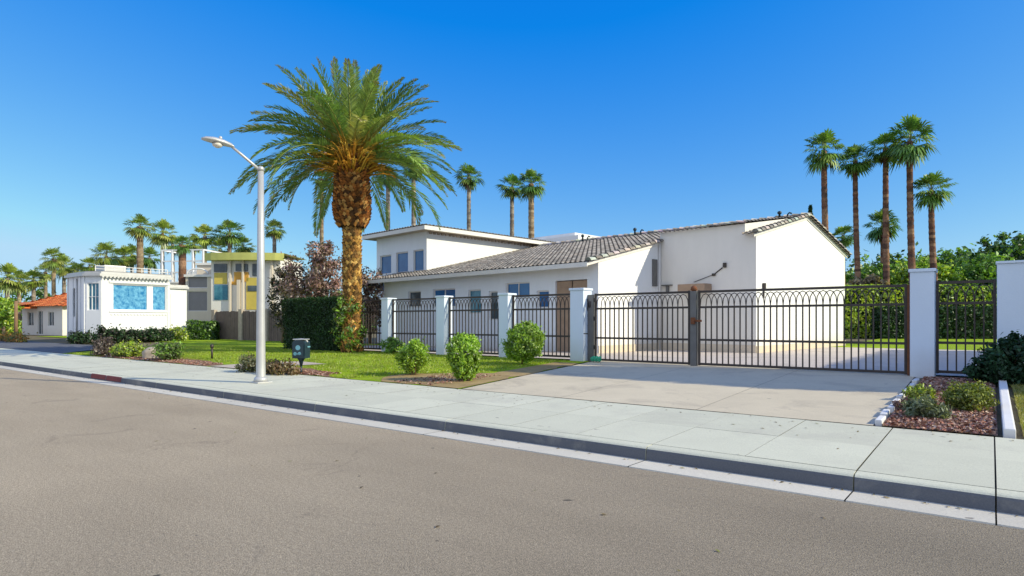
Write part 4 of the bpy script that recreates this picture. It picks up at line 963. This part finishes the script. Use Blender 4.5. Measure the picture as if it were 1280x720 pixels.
far = [(9, 348, 62, 1.35, 3, 'leftmost far palm at the picture edge'), (24, 352, 70, 1.15, 4, 'second far palm from the left edge'), (42, 350, 66, 1.15, 3, 'far palm above the left end of the orange roof'), (67, 323, 66, 1.2, 4, 'tall slim far palm above the right end of the orange roof'),
       (80, 334, 70, 1.2, 3, 'far palm touching the tall slim one on its right'), (97, 341, 66, 1.1, 4, 'low far palm over the left corner of the bungalow'), (112, 333, 74, 1.15, 3, 'small far palm over the bay window facet'), (133, 320, 66, 1.35, 4, 'bushy far palm over the left side of the large window'),
       (155, 322, 70, 1.2, 3, 'far palm over the middle of the large window'), (175, 283, 60, 1.2, 4, 'tallest palm behind the bungalow with pale trunk'), (187, 322, 70, 1.2, 0, 'dim far palm just right of the tallest pale trunk'), (203, 292, 64, 1.25, 3, 'palm left of the white balcony frame'),
       (256, 295, 62, 1.2, 3, 'palm over the cream building'), (287, 291, 62, 1.35, 0, 'dark palm over the yellow canopy'), (275, 312, 66, 1.0, 3, 'low palm crown resting over the left end of the yellow canopy'), (304, 308, 66, 1.1, 3, 'low palm right of the dark palm over the canopy'), (343, 287, 64, 1.05, 3, 'small round palm crown just right of the lamp pole'), (57, 340, 74, 1.0, 4, 'small far palm behind the orange roof ridge'), (121, 342, 78, 1.0, 3, 'small dim palm left of the bushy palm over the bungalow'), (145, 334, 76, 1.1, 4, 'low far palm between the bushy palm and its right neighbour'), (165, 318, 76, 1.1, 4, 'far palm tucked left of the tallest pale trunk'), (216, 306, 74, 1.0, 3, 'small far palm against the white balcony frame'), (242, 304, 74, 1.1, 4, 'small far palm right of the balcony frame'), (228, 306, 52, .8, 0, 'thick reddish palm trunk before the white balcony frame')]
for i, (u, v, D, s, ci, lab) in enumerate(far): fan_palm(u, v, D, s * .92, ci, lab, G4, REDBARK if u == 228 else (TANBARK if i % 2 else GREYBARK), .34 if u in (175, 228) else .22, .28 if u in (175, 228) else .18, (.15, 0), 20 + i)

def date_palm():
    x, y = at(440, 24.2); T = thing('date_palm', 'huge date palm with bulging brown trunk top and orange fruit stalks', 'palm tree', (x, y, zt(y)))
    zb = zt(y); D = 24.2; zc = zv(203, D) - zb; zbul = zv(284, D) - zb; rs = np.random.default_rng(301); r = random.Random(302)
    def rad_tr(z): return .335 + .10 * max(0, 1 - z / 1.2) ** 2
    def rad_bu(t): return (.50 + .17 * math.sin(min(1, t / .22) * math.pi / 2)) * (1 - .18 * max(0, t - .35) / .65)
    m = MB(); pts = [(0, 0, zbul * i / 12) for i in range(13)]; m.tube(pts, [rad_tr(p[2]) * .95 for p in pts], 18, (.13, .085, .04))
    def boots(m, z0, z1, rf, dz, na, w, h, out, pal, br=1.0):
        nrow = int((z1 - z0) / dz)
        for i in range(nrow):
            for k in range(na):
                a = 2 * math.pi * (k + (.5 if i % 2 else 0)) / na + i * .06 + r.uniform(-.05, .05); z = z0 + (i + .5) * dz + r.uniform(-.02, .02); rr = rf(z)
                def P(da, zz, ro): return (math.cos(a + da) * ro, math.sin(a + da) * ro, zz)
                hw = w / rr / 2; c = r.choice(pal); f = r.uniform(.7, 1.25); c = tuple(q * f * br for q in c); o_ = out * r.uniform(.6, 1.3)
                L, Rr, Bt, Tp, Ap = P(-hw, z, rr), P(hw, z, rr), P(0, z - h * .6, rr * .98), P(0, z + h * .5, rr), P(r.uniform(-.1, .1) * hw, z + h * .38, rr + o_)
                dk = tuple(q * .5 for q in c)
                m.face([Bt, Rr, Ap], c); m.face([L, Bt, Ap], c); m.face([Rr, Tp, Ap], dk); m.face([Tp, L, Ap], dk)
    boots(m, .05, zbul, rad_tr, .12, 13, .20, .19, .06, [(.42, .23, .06), (.32, .16, .045), (.50, .31, .10), (.24, .12, .04), (.14, .08, .03)], 1.45)
    m.build('trunk', M['bark'], T)
    H = zc - zbul + .25; m = MB(); pts = [(0, 0, zbul - .1 + (H + .1) * i / 16) for i in range(17)]
    m.tube(pts, [max(.3, rad_bu(i / 16) * (.35 + .65 * min(1, i / 1.6))) * .95 for i in range(17)], 20, (.10, .05, .025))
    boots(m, zbul + .02, zbul + H, lambda z: rad_bu((z - zbul) / H), .105, 27, .20, .17, .10, [(.40, .17, .045), (.30, .11, .03), (.50, .27, .09), (.20, .08, .025), (.10, .05, .025)], 1.4)
    m.build('boot_bulge', M['bark'], T)
    # fronds
    V = []; Cc = []; st = MB(); nf = 116
    for i in range(nf):
        f = i / (nf - 1); az = i * 2.39996 + rs.normal(0, .12); th0 = 88 - 92 * f ** .68 + rs.normal(0, 4); L = rs.uniform(3.05, 3.4) + .85 * min(1, f * 2.0) + .15 * f + rs.normal(0, .12)
        bend = 8 + (60 + 14 * max(0, f - .6)) * math.sin(min(1, f * 1.25) * math.pi / 2) + rs.normal(0, 7)
        if f > .55 and math.cos(az + .66) > .80: continue
        roll = rs.normal(0, .25); K = 26; p = np.array([math.cos(az) * .3, math.sin(az) * .3, zc - .1 + (1 - f) * .45]); pts = [p]; dirs = []
        az2 = az
        for k in range(K):
            t = k / K; e = R(th0 - bend * t ** 1.35); az2 += rs.normal(0, .006); d = np.array([math.cos(az2) * math.cos(e), math.sin(az2) * math.cos(e), math.sin(e)]); dirs.append(d); p = p + d * L / K; pts.append(p)
        dirs.append(dirs[-1])
        young = f < .5
        base = np.array([(.20, .33, .08), (.26, .39, .09), (.33, .42, .10), (.16, .28, .07), (.46, .47, .14)][rs.integers(5)]) * rs.uniform(.85, 1.2)
        # rachis
        i0 = len(st.v)
        for k in range(0, K + 1, 2):
            d = dirs[k]; s = np.cross(d, [0, 0, 1.]); s = s / max(1e-4, np.linalg.norm(s)); u_ = np.cross(s, d); w = .05 * (1 - k / K * .85)
            st.v += [tuple(pts[k] - s * w), tuple(pts[k] + u_ * w * .5), tuple(pts[k] + s * w), tuple(pts[k] - u_ * w * .5)]
        nn = len(range(0, K + 1, 2))
        for k in range(nn - 1):
            t = k / nn; a_ = np.array([.55, .30, .05]); b_ = np.array([.22, .28, .07]); c = tuple(a_ + (b_ - a_) * min(1, t / .45))
            for q in range(4): A = i0 + k * 4 + q; B = i0 + k * 4 + (q + 1) % 4; st.f.append((A, B, B + 4, A + 4)); st.c.append(c); st.sm.append(True)
        NL = 66
        for q in range(NL):
            t = .14 + .86 * q / (NL - 1); kf = t * K; k = min(K - 1, int(kf)); P0 = pts[k] + (pts[k + 1] - pts[k]) * (kf - k); d = dirs[k]
            s = np.cross(d, [0, 0, 1.]); ns = np.linalg.norm(s); s = s / ns if ns > .05 else np.array([-math.sin(az), math.cos(az), 0]); u_ = np.cross(s, d)
            s2 = s * math.cos(roll) + u_ * math.sin(roll); u2 = np.cross(s2, d)
            ll = .60 * (math.sin(math.pi * min(1, .18 + t * .80)) ** .6) * rs.uniform(.8, 1.15) * (.55 + .45 * min(1, t * 4)); fw = .85 + .6 * t
            for sg in (-1, 1):
                dd = d * fw + s2 * sg + u2 * (.38 + rs.normal(0, .18)); dd /= np.linalg.norm(dd); tip = P0 + dd * ll + np.array([0, 0, -.10 * ll * (1 + .5 * f)]); mid = P0 + dd * ll * .5
                wv = np.cross(dd, u2); wv = wv / max(1e-5, np.linalg.norm(wv)) * .026 + u2 * rs.normal(0, .008)
                c = base * rs.uniform(.7, 1.3)
                if t < .22: c = c * .6 + np.array([.30, .20, .04]) * .4
                if t > .93 and rs.uniform() < .4: c = np.array([.3, .25, .12])
                V += [P0, mid + wv, tip, mid - wv]; Cc.append(c)
    link('crown', np_mesh('crown', np.array(V), 4, np.array(Cc)), M['palm_leaf'], T)
    st.build('frond_stalks', M['attr'], T)
    # orange fruit stalks and cut stubs around the crown base
    m = MB()
    for i in range(190):
        az = rs.uniform(0, 6.28); e = R(rs.uniform(8, 70)); L = rs.uniform(.6, 1.45); d = Vector((math.cos(az) * math.cos(e), math.sin(az) * math.cos(e), math.sin(e))); p = Vector((math.cos(az) * .5, math.sin(az) * .5, zc - .35 + rs.uniform(-.25, .35)))
        c = tuple(np.array([(.80, .42, .05), (.70, .32, .04), (.78, .52, .08), (.46, .25, .05)][rs.integers(4)]) * rs.uniform(.7, 1.1)); q = p + d * L
        m.tube([p, p + d * L * .6, q + Vector((0, 0, -.12 * L))], [.032, .024, .014], 4, c)
        for k in range(5):
            e2 = q + Vector((rs.normal(0, .12), rs.normal(0, .12), -rs.uniform(.05, .3))); m.tube([q - d * L * .25, e2], [.009, .006], 3, c, cap=False)
    m.build('fruit_stalks', M['attr'], T)
date_palm()
x, y = at(441, 24.1)
iv = shrub(0, 0, 0, [((0, -.1, .9), (.48, .48, 1.1)), ((-.1, -.2, 1.75), (.45, .45, .35))], 2600, .07, GREEN + [(.10, .10, .04), (.2, .21, .04), (.10, .07, .04)], 65, 'climbing_ivy', 'mixed green and dry brown ivy climbing the date palm base', 'ivy', xy=(x - .02, y - .03), stems=False, shell=.85, clump_r=.16)

# ================================================================== LEFT BUILDINGS
def bungalow():
    s0, p0 = -40.8, 14.0
    B = thing('white_bungalow', 'white single storey bungalow with faceted bay and big blue windows', 'house', (s0, p0, .34))
    P = [(0, 0), (-.8, -.5), (-3.7, -.5), (-4.8, .5), (-4.8, 6), (0, 6)]
    zt_ = 3.85; w = MB()
    # +s wall: goes along +y from (0,0); outward normal must be +x
    ys = lambda u: pl_y(u)
    def pl_y(u):
        k = (u - 640) / F_; D = s0 / (k * C_ - S_); return D * (k * S_ + C_) - p0
    D = 37.5
    y0, y1 = pl_y(141), pl_y(208); za, zb = zv(388, D) - .34, zv(356, D) - .34
    hA = (y0, y1, za, zb)
    ye = pl_y(212)
    wall_holes(w, (0, 0), (0, 1), ye, 0, zt_, [hA], .12)
    w.face([(0, ye, 0), (-.5, ye, 0), (-.5, ye, zt_), (0, ye, zt_)])
    La = pl_y(238) - ye; wall_holes(w, (-.5, ye), (0, 1), La, 0, zt_ - .55, [], .1); w.face([(-.5, ye + La, 0), (-4, ye + La, 0), (-4, ye + La, zt_ - .55), (-.5, ye + La, zt_ - .55)])
    fd = Vector((.8, .5)).normalized(); fl = math.hypot(.8, .5)
    hF = (.12, fl - .12, zv(388, 36.3) - .34, zv(354, 36.3) - .34); wall_holes(w, (-.8, -.5), (fd.x, fd.y), fl, 0, zt_, [hF], .1)
    hG = (.9, 1.25, 1.5, 3.2), (1.9, 2.15, 1.5, 3.2); wall_holes(w, (-3.7, -.5), (1, 0), 2.9, 0, zt_, list(hG), .1)
    gd = Vector((1.1, -1.0)).normalized(); wall_holes(w, (-4.8, .5), (gd.x, gd.y), math.hypot(1.1, 1.0), 0, zt_ - .35, [], .1)
    w.face([(-4.8, ye, 0), (-4.8, .5, 0), (-4.8, .5, zt_ - .35), (-4.8, ye, zt_ - .35)])
    w.build('wall', M['white_paint'], B)
    window(B, (0, 0), (0, 1), hA, M['glass_reflect_speckle'], .1, 0, 0, M['white_paint'], .05, 'wide_window')
    q = MB(); yc = y0 + (y1 - y0) * .63; yd = y0 + (y1 - y0) * .75
    for i in range(6): q.box(-.092 - .012 * (i % 2), -.07 - .012 * (i % 2), yc + (yd - yc) * i / 6, yc + (yd - yc) * (i + 1) / 6 - .004, za + .03, zb - .03)
    q.build('curtain', M['white_paint'], B)
    window(B, (-.8, -.5), (fd.x, fd.y), hF, M['glass_teal'], .09, 2, 1, M['white_paint'], .04)
    for h in hG: window(B, (-3.7, -.5), (1, 0), h, M['glass_dark'], .09, 0, 1, M['white_paint'], .04)
    c = MB(); e = .18
    roofp = [(e, -.1), (-.75, -.5 - e), (-3.75, -.5 - e), (-4.8 - e, .4), (-4.8 - e, 6.2), (e, 6.2)]
    roofp = [(e, -.1), (-.75, -.5 - e), (-3.75, -.5 - e), (-4.8 - e, .4), (-4.8 - e, ye + .12), (e, ye + .12)]
    c.prism(roofp, zt_ + .002, zt_ + .14); c.prism([(x_ * .96 - .1, y_ * .96 + .1) for x_, y_ in roofp], zt_ + .142, zt_ + .26); c.build('cornice', M['lamp_metal'], B)
    q = MB(); q.box(-4.0, -.38, ye + .13, ye + La + .1, zt_ - .548, zt_ - .40, .01); q.box(-4.0, -.44, ye + .13, ye + La + .05, zt_ - .399, zt_ - .30, .01); q.build('annex_cornice', M['lamp_metal'], B)
    q = MB(); q.box(.004, .045, .18, ye - .16, .02, .72); q.build('skirting', M['grey_panel'], B)
    q = MB(); [q.box(.046, .07, .3 + i * .42, .34 + i * .42, .02, .74) for i in range(int((ye - .5) / .42))]; q.box(.046, .07, .18, ye - .16, .70, .78); q.build('skirting_slats', M['white_paint'], B)
    q = MB(); [q.box(-.02 + .21, .235, .0 + i * .2, .1 + i * .2, zt_ - .10, zt_ + .02) for i in range(int(ye / .2))]; q.box(.185, .2, -.05, ye + .05, zt_ - .03, zt_ + .02); q.build('valance', M['lamp_metal'], B)
    c = MB(); c.prism([(x_ * .93 - .15, y_ * .93 + .2) for x_, y_ in roofp], zt_ + .262, zt_ + .30); c.build('flat_roof', M['grey_panel'], B)
    t = MB(); t.box(.004, .05, y0 - .2, y1 + .2, za - .12, za - .04, .01); t.box(.004, .06, y0 - .2, y1 + .2, zb + .05, zb + .16, .01); t.box(.004, .035, .02, .16, 0, zt_ - .05); t.box(.004, .035, ye - .14, ye - .02, 0, zt_ - .05)
    for i in range(18): yy = y0 - .1 + i * (y1 - y0 + .2) / 18; t.box(.004, .045, yy, yy + .09, za - .28, za - .2)
    t.build('trim', M['white_paint'], B)
    for xx, ww in ((-.92, .12), (-1.55, .1), (-2.75, .12), (-3.6, .1)):
        t = MB(); t.box(xx - ww / 2, xx + ww / 2, -.56, -.503, .02, zt_ - .03, .008); t.build('pilaster', M['white_paint'], B)
    t = MB(); t.tube([(-2.05, -.55, .1), (-2.05, -.55, zt_ - .1)], .045, 8); t.build('downpipe', M['lamp_metal'], B)
    t = MB(); t.box(-3.55, -.98, -.535, -.504, .02, .6); t.build('skirting', M['grey_panel'], B)
    t = MB(); t.box(-.495, -.46, ye + .25, ye + La - .2, .05, 3.0); t.build('side_panel', M['stucco'], B)
    # roof clutter: rail and small box
    t = MB()
    for i in range(9): t.bar((-.5, -.1 + i * .5, zt_ + .3), (-.5, -.1 + i * .5, zt_ + .62), .035)
    t.bar((-.5, -.1, zt_ + .62), (-.5, 3.9, zt_ + .62), .035); t.bar((-.5, -.1, zt_ + .45), (-.5, 3.9, zt_ + .45), .025); t.build('roof_rail', M['fascia'], B)
    t = MB(); t.box(-2.6, -1.2, .6, 1.8, zt_ + .3, zt_ + .75, .03); t.build('roof_unit', M['lamp_metal'], B)
bungalow()
# plants along its foot
r = random.Random(55)
fl = [(112, 36.5, .7, 'dark'), (128, 34.6, .9, 'dark'), (146, 34.8, .75, 'dark'), (166, 35.8, .75, 'dark'), (187, 36.3, .7, 'dark'), (206, 36.8, .65, 'dark'), (222, 37.6, .8, 'ol'), (100, 35.5, .55, 'dark')]
labs = ['dark plant under the left facet of the bungalow', 'taller dark plant at the bungalow corner', 'dark plant under the left part of the big window', 'dark plant under the middle of the big window', 'dark plant under the right part of the big window', 'dark plant at the right end of the big window', 'yellowish upright plant at the annex foot', 'low dark plant at the left foot of the bungalow']
for i, (u, D, h, k) in enumerate(fl):
    shrub(0, 0, 0, [((0, 0, h * .45), (.75, .55, h * .5)), ((r.uniform(-.3, .3), 0, h * .7), (.35, .3, h * .35))], 1500, .075, (DARK + [(.06, .05, .045)]) if k == 'dark' else LIME + OLIVE, 400 + i, 'foundation_plant', labs[i], xy=at(u, D), shell=.3, leafmat='dark_leaf' if k == 'dark' else 'leaf', clump_r=.2)
def building(name, label, u, D, rz, parts, cat='building'):
    x, y = at(u, D); return thing(name, label, cat, (x, y, .38), rz)
# orange roofed house
def orange_house():
    x, y = at(78, 52); B = thing('orange_roof_house', 'small distant house with bright orange tiled roof', 'house', (x, y, .38), R(8))
    w = MB(); hs = [(1.0, 2.1, .8, 2.0), (2.8, 3.7, .05, 2.1), (4.6, 5.6, .8, 2.0)]
    wall_holes(w, (-7, 0), (1, 0), 7, 0, 2.5, hs, .15); wall_holes(w, (0, 0), (0, 1), 6, 0, 2.5, [(1.5, 3.5, .7, 2.0)], .15)
    w.face([(0, 6, 0), (-7, 6, 0), (-7, 6, 2.5), (0, 6, 2.5)]); w.face([(-7, 6, 0), (-7, 0, 0), (-7, 0, 2.5), (-7, 6, 2.5)]); w.build('wall', M['stucco_grey'], B)
    for h in hs: window(B, (-7, 0), (1, 0), h, M['glass_dark'], .12, 1)
    window(B, (0, 0), (0, 1), (1.5, 3.5, .7, 2.0), M['glass_dark'], .12, 1)
    OR = [(.62, .17, .05), (.55, .14, .045), (.68, .22, .07)]; r_ = MB(); sl = .42; c, s = math.cos(math.atan(sl)), math.sin(math.atan(sl)); L = 3.5 / c
    tile_slope(r_, (-7.5, -.5, 2.45), (1, 0, 0), (0, c, s), 8, L, lambda t: t * c, lambda t: 8 - t * c, .4, .5, .05, 5, OR); tile_slope(r_, (-7.5, 6.5, 2.45), (1, 0, 0), (0, -c, s), 8, L, lambda t: t * c, lambda t: 8 - t * c, .4, .5, .05, 6, OR)
    tile_slope(r_, (.5, -.5, 2.45), (0, 1, 0), (-c, 0, s), 7, L, lambda t: t * c, lambda t: 7 - t * c, .4, .5, .05, 7, OR); tile_slope(r_, (-7.5, -.5, 2.45), (0, 1, 0), (c, 0, s), 7, L, lambda t: t * c, lambda t: 7 - t * c, .4, .5, .05, 8, OR)
    r_.build('roof', M['tile'], B)
    p = MB(); p.box(-6.5, -4.2, -2.2, -.05, 2.3, 2.42, 0, (.62, .17, .05))
    p.face([(-6.7, -2.4, 2.3), (-4.0, -2.4, 2.3), (-4.0, -.03, 2.9), (-6.7, -.03, 2.9)], (.62, .18, .06)); p.build('porch_roof', M['attr'], B)
    p = MB()
    for xx in (-6.4, -4.3): p.box(xx - .07, xx + .07, -2.15, -2.0, 0, 2.3)
    p.build('porch_posts', M['wood'], B)
orange_house()
def balcony_house():
    x, y = at(222, 56); B = thing('white_balcony_house', 'distant white two storey house with open balcony frame', 'house', (x, y, .38), R(30))
    w = MB(); w.box(-1.6, 3.2, 0, 5, 0, 4.6); w.box(-.2, 3.2, .8, 5, 4.6, 5.9); w.build('wall', M['stucco'], B)
    f = MB()
    for xx in (-1.5, -.5, .5, 1.5, 2.5): f.box(xx - .07, xx + .07, -.1, .04, 4.6, 7.6)
    for z in (5.6, 6.6, 7.6): f.box(-1.57, 2.57, -.08, .02, z - .06, z + .06)
    for i in range(17): xx = -1.4 + i * .25; f.box(xx - .02, xx + .02, -.06, -.02, 4.6, 5.55)
    for xx in (-1.5, 2.5):
        f.box(xx - .06, xx + .06, .05, 3, 7.54, 7.66); f.box(xx - .07, xx + .07, 2.95, 3.09, 4.6, 7.6)
    f.build('balcony_frame', M['white_paint'], B)
    c = MB(); c.box(-1.8, 3.4, -.2, 5.2, 4.6, 4.75); c.build('slab', M['fascia'], B)
balcony_house()
def cream_building():
    x, y = at(232, 50); B = thing('cream_building', 'cream building with grey arched windows left of the yellow facade', 'building', (x, y, .38), R(38))
    w = MB(); hs = [(.7, 2.9, 1.9, 3.05 + .0), (.7, 2.9, .9 - .1, 1.7)]
    z0 = zv(372, 50) - .38; z1 = zv(345, 50) - .38
    hs = [(.15, 1.75, zv(389, 50) - .38, zv(364, 50) - .38), (.15, 1.75, zv(360, 50) - .38, zv(343, 50) - .38)]
    wall_holes(w, (0, 0), (1, 0), 2.3, 0, 4.9, hs, .12); w.box(.6, 5.5, .6, 5, 0, 5.9); w.face([(2.3, 0, 0), (2.3, .6, 0), (2.3, .6, 4.9), (2.3, 0, 4.9)]); w.face([(0, .6, 0), (0, 0, 0), (0, 0, 4.9), (0, .6, 4.9)]); w.face([(0, 0, 4.9), (2.3, 0, 4.9), (2.3, .6, 4.9), (0, .6, 4.9)]); w.build('wall', M['stucco_cream'], B)
    for h in hs: window(B, (0, 0), (1, 0), h, M['grey_panel'], .1, 0)
    t = MB(); n = 10
    pts = [(.95 + .85 * math.cos(math.pi * i / n), -.03, hs[1][3] + .02 + .45 * math.sin(math.pi * i / n)) for i in range(n + 1)]; t.tube(pts, .06, 6); t.build('arch_trim', M['white_paint'], B)
    t = MB(); t.box(-.1, 2.4, -.12, -.002, 4.75, 4.95, .02); t.box(.5, 5.6, .48, .598, 5.75, 5.95, .02); t.build('cornice', M['fascia'], B)
cream_building()
def yellow_building():
    D = 47; x, y = at(264, D); B = thing('yellow_facade_building', 'low building with yellow canopy and yellow, orange and teal facade panels', 'building', (x, y, .38), R(37.6)); px = D / F_
    Z = lambda v: zv(v, D) - .38; X = lambda u: (u - 264) * px
    w = MB(); w.box(X(264), X(350), .0, 5, 0, Z(322)); w.build('wall', M['stucco_grey'], B)
    c = MB(); pts = [(X(258) + (X(357) - X(258)) * i / 10) for i in range(11)]
    for i in range(10):
        a, b = pts[i], pts[i + 1]; f0, f1 = .3 + .5 * max(0, math.sin(math.pi * i / 10)) ** .6, .3 + .5 * max(0, math.sin(math.pi * (i + 1) / 10)) ** .6; z0, z1 = Z(326), Z(317)
        c.face([(a, -f0, z0), (b, -f1, z0), (b, -f1, z1), (a, -f0, z1)]); c.face([(a, -f0, z1), (b, -f1, z1), (b, 5, z1), (a, 5, z1)]); c.face([(b, -f1, z0), (a, -f0, z0), (a, 0, z0), (b, 0, z0)])
    c.build('canopy', M['canopy_yellow'], B)
    for nm, mt, rects in (('yellow_panel', 'yellow', [(268, 284, 341, 355), (308, 327, 347, 387)]), ('orange_panel', 'orange', [(293, 311, 340, 352), (286, 300, 352, 356)]), ('teal_window', 'glass_teal', [(268, 285, 356, 375)]), ('dark_window', 'glass_dark', [(268, 284, 330, 340), (295, 310, 330, 339), (316, 326, 330, 345), (310, 322, 357, 364)])):
        for i, (u0, u1, v0, v1) in enumerate(rects):
            p = MB(); d0 = -.05 if nm != 'dark_window' else -.09; p.box(X(u0), X(u1), d0, -.002, Z(v1), Z(v0), .01); p.build(nm, M[mt], B)
    p = MB()
    for u in (289, 305, 341): p.box(X(u) - .07, X(u) + .07, -.25, -.11, 0, Z(326))
    p.box(X(300) - .12, X(300) + .12, -.3, -.1, 0, Z(350)); p.build('pillars', M['stucco_cream'], B)
yellow_building()
# brown panel fence with cement piers
def brown_fence():
    for i, (u0, u1, lab) in enumerate(((268, 300, 'left brown board fence panel beneath the yellow facade'), (302, 332, 'middle brown board fence panel behind the lamp pole'), (334, 358, 'right brown board fence panel beside the dark hedge'))):
        a, b = pl(u0, 20.5), pl(u1, 20.5); F2 = thing('board_fence', lab, 'fence', (a[0], 20.5, .38), 0, 'brown board fence panels across the lawn'); L = b[0] - a[0]
        m = MB(); n = int(L / .22); rr = random.Random(i)
        for k in range(n): m.box(k * L / n + .008, (k + 1) * L / n - .008, rr.uniform(-.01, .01), .03, .02, 1.82 + rr.uniform(-.03, .03), 0, g(rr.uniform(.5, 1.3)))
        m.build('boards', M['fence_board'], F2)
        m = MB(); m.box(-.2, .2, -.12, .1, 0, 1.95, .02); m.build('pier', M['stone'], F2)
        m = MB(); m.box(.2, L, .035, .08, .4, .5); m.box(.2, L, .035, .08, 1.4, 1.5); m.build('rails', M['fence_board'], F2)
brown_fence()
rot_hedge(254, 40, 1.6, .9, 1.15, GREEN + DARK, 101, 2500, 'small dark green hedge right of the white bungalow', .09, 'leaf', 'low_hedge')
rot_hedge(-4, 46, 2.6, 1.2, 1.3, GREEN + LIME, 102, 3000, 'green hedge at the far left under the palms', .1, 'leaf', 'low_hedge')
x, y = at(4, 44); broad_tree('leafy_tree', 'rounded lime tree at the far left edge', x, y, .38, [((0, 0, 1.9), (.9, .9, .8)), ((-.5, 0, 2.2), (.7, .7, .6))], 4000, .11, LIME + GREEN, 103, 1.0, .1, shell=.5)
shrub(0, 0, 0, [((0, 0, .15), (3.2, .3, .2))], 1600, .08, [(.5, .18, .04), (.45, .3, .06), (.12, .16, .03)], 104, 'flower_strip', 'orange flower border at the far left street corner', 'flowers', xy=at(12, 40), stems=False, shell=.3)
x, y = at(52, 42); T = thing('wooden_pole', 'plain tan wooden pole before the orange roofed house', 'pole', at(20, 43) + (.38,)); m = MB(); m.tube([(0, 0, -.1), (0, 0, 2.6)], [.12, .10], 10); m.build('shaft', M['wood'], T)
# far tree belts closing the view
def belt(name, label, u0, u1, D, h, seed, n):
    rs = np.random.default_rng(seed); lobes = []
    for i in range(int((u1 - u0) / 9)):
        x, y = at(u0 + i * 9 + rs.uniform(-4, 4), D + rs.uniform(-4, 4)); q = rs.uniform(1.6, 3.2) * h / 4; lobes.append(((x, y, .38 + q * .7), (q * 1.1, q * 1.1, q)))
    P, Q, E = clump_cloud(lobes, n, rs, .6); k = P[:, 2] > .3
    o = link(name, np_mesh(name, leaves(P[k], Q[k], .32, None, rs, 1.7, .8), 4, leaf_colors(k.sum(), rs, GREEN + DARK, E[k])), M['leaf']); tag(o, label, 'trees', None, 'stuff')
belt('distant_trees', 'far dark green treeline behind the houses on the left', -60, 480, 88, 4.6, 111, 26000)
belt('distant_trees', 'far green treeline behind the trees on the right', 1040, 1340, 75, 6.5, 112, 16000)

# ================================================================== CAMERA, SUN, SKY
cam = bpy.data.cameras.new('camera'); co = bpy.data.objects.new('camera', cam); COL.objects.link(co)
co.location = (0, 0, CAMZ); co.rotation_euler = (R(90), 0, YAW); cam.sensor_width = 36; cam.lens = F_ / 1280 * 36
cam.shift_y = (HZ - 360) / 1280; cam.clip_end = 3000; cam.clip_start = .05
scene.camera = co
AZ, EL = R(18), R(30)
d = Vector((math.cos(AZ) * math.cos(EL), math.sin(AZ) * math.cos(EL), math.sin(EL)))
sun = bpy.data.lights.new('sun', 'SUN'); sun.energy = 5.0; sun.angle = R(.5); sun.color = (1, .91, .68)
so = bpy.data.objects.new('sun', sun); COL.objects.link(so); so.rotation_euler = d.to_track_quat('Z', 'Y').to_euler(); so.location = (20, 20, 30)
wd = bpy.data.worlds.new('World'); scene.world = wd; wd.use_nodes = True; nt = wd.node_tree; nt.nodes.clear()
sky = N(nt, 'ShaderNodeTexSky'); sky.sky_type = 'NISHITA'; sky.sun_disc = False; sky.sun_elevation = EL; sky.sun_rotation = math.pi / 2 - AZ
sky.air_density = 1.0; sky.dust_density = .6; sky.ozone_density = 2.0
bg = N(nt, 'ShaderNodeBackground'); bg.inputs[1].default_value = .15
outw = N(nt, 'ShaderNodeOutputWorld')
# grade the sky to the deep clear blue of a dry day (per channel gain and gamma)
sp = N(nt, 'ShaderNodeSeparateColor'); cb = N(nt, 'ShaderNodeCombineColor'); nt.links.new(sky.outputs[0], sp.inputs[0])
def mth(op, x, v):
    n = N(nt, 'ShaderNodeMath', operation=op); nt.links.new(x, n.inputs[0]); n.inputs[1].default_value = v; return n.outputs[0]
red = mth('MINIMUM', mth('MAXIMUM', mth('MULTIPLY', mth('SUBTRACT', mth('MULTIPLY', sp.outputs[0], .15), .160), .80), .004), .46)
grn = mth('MULTIPLY', mth('POWER', mth('MINIMUM', mth('MULTIPLY', sp.outputs[1], .15), .87), 1.0), .835)
blu = mth('MULTIPLY', mth('POWER', mth('MINIMUM', mth('MULTIPLY', sp.outputs[2], .15), 1.0), .22), .95)
for i, ch in enumerate((red, grn, blu)): nt.links.new(mth('MULTIPLY', ch, 1 / .15), cb.inputs[i])
# unseen bright cloud added behind the photographer as fill for shaded walls
tc = N(nt, 'ShaderNodeTexCoord'); dv = tc.outputs['Generated']
dp = N(nt, 'ShaderNodeVectorMath', operation='DOT_PRODUCT'); nt.links.new(dv, dp.inputs[0]); dp.inputs[1].default_value = (.10, -.99, .12)
mr = N(nt, 'ShaderNodeMapRange'); mr.interpolation_type = 'SMOOTHSTEP'; mr.inputs[1].default_value = .12; mr.inputs[2].default_value = .5; nt.links.new(dp.outputs['Value'], mr.inputs[0])
cl = ramp(nt, noise(nt, 2.6, 7, .6, dv, .4), [(.34, g(0)), (.56, g(1))])
mu = N(nt, 'ShaderNodeMath', operation='MULTIPLY'); nt.links.new(mr.outputs[0], mu.inputs[0]); nt.links.new(cl, mu.inputs[1])
nt.links.new(mix(nt, cb.outputs[0], (5.6, 6.2, 7.4), mu.outputs[0]), bg.inputs[0])
nt.links.new(bg.outputs[0], outw.inputs[0])
scene.view_settings.view_transform = 'Standard'; scene.view_settings.look = 'None'; scene.view_settings.exposure = 0; scene.view_settings.gamma = 1
scene.render.engine = 'CYCLES'; scene.cycles.max_bounces = 6; scene.cycles.transparent_max_bounces = 6
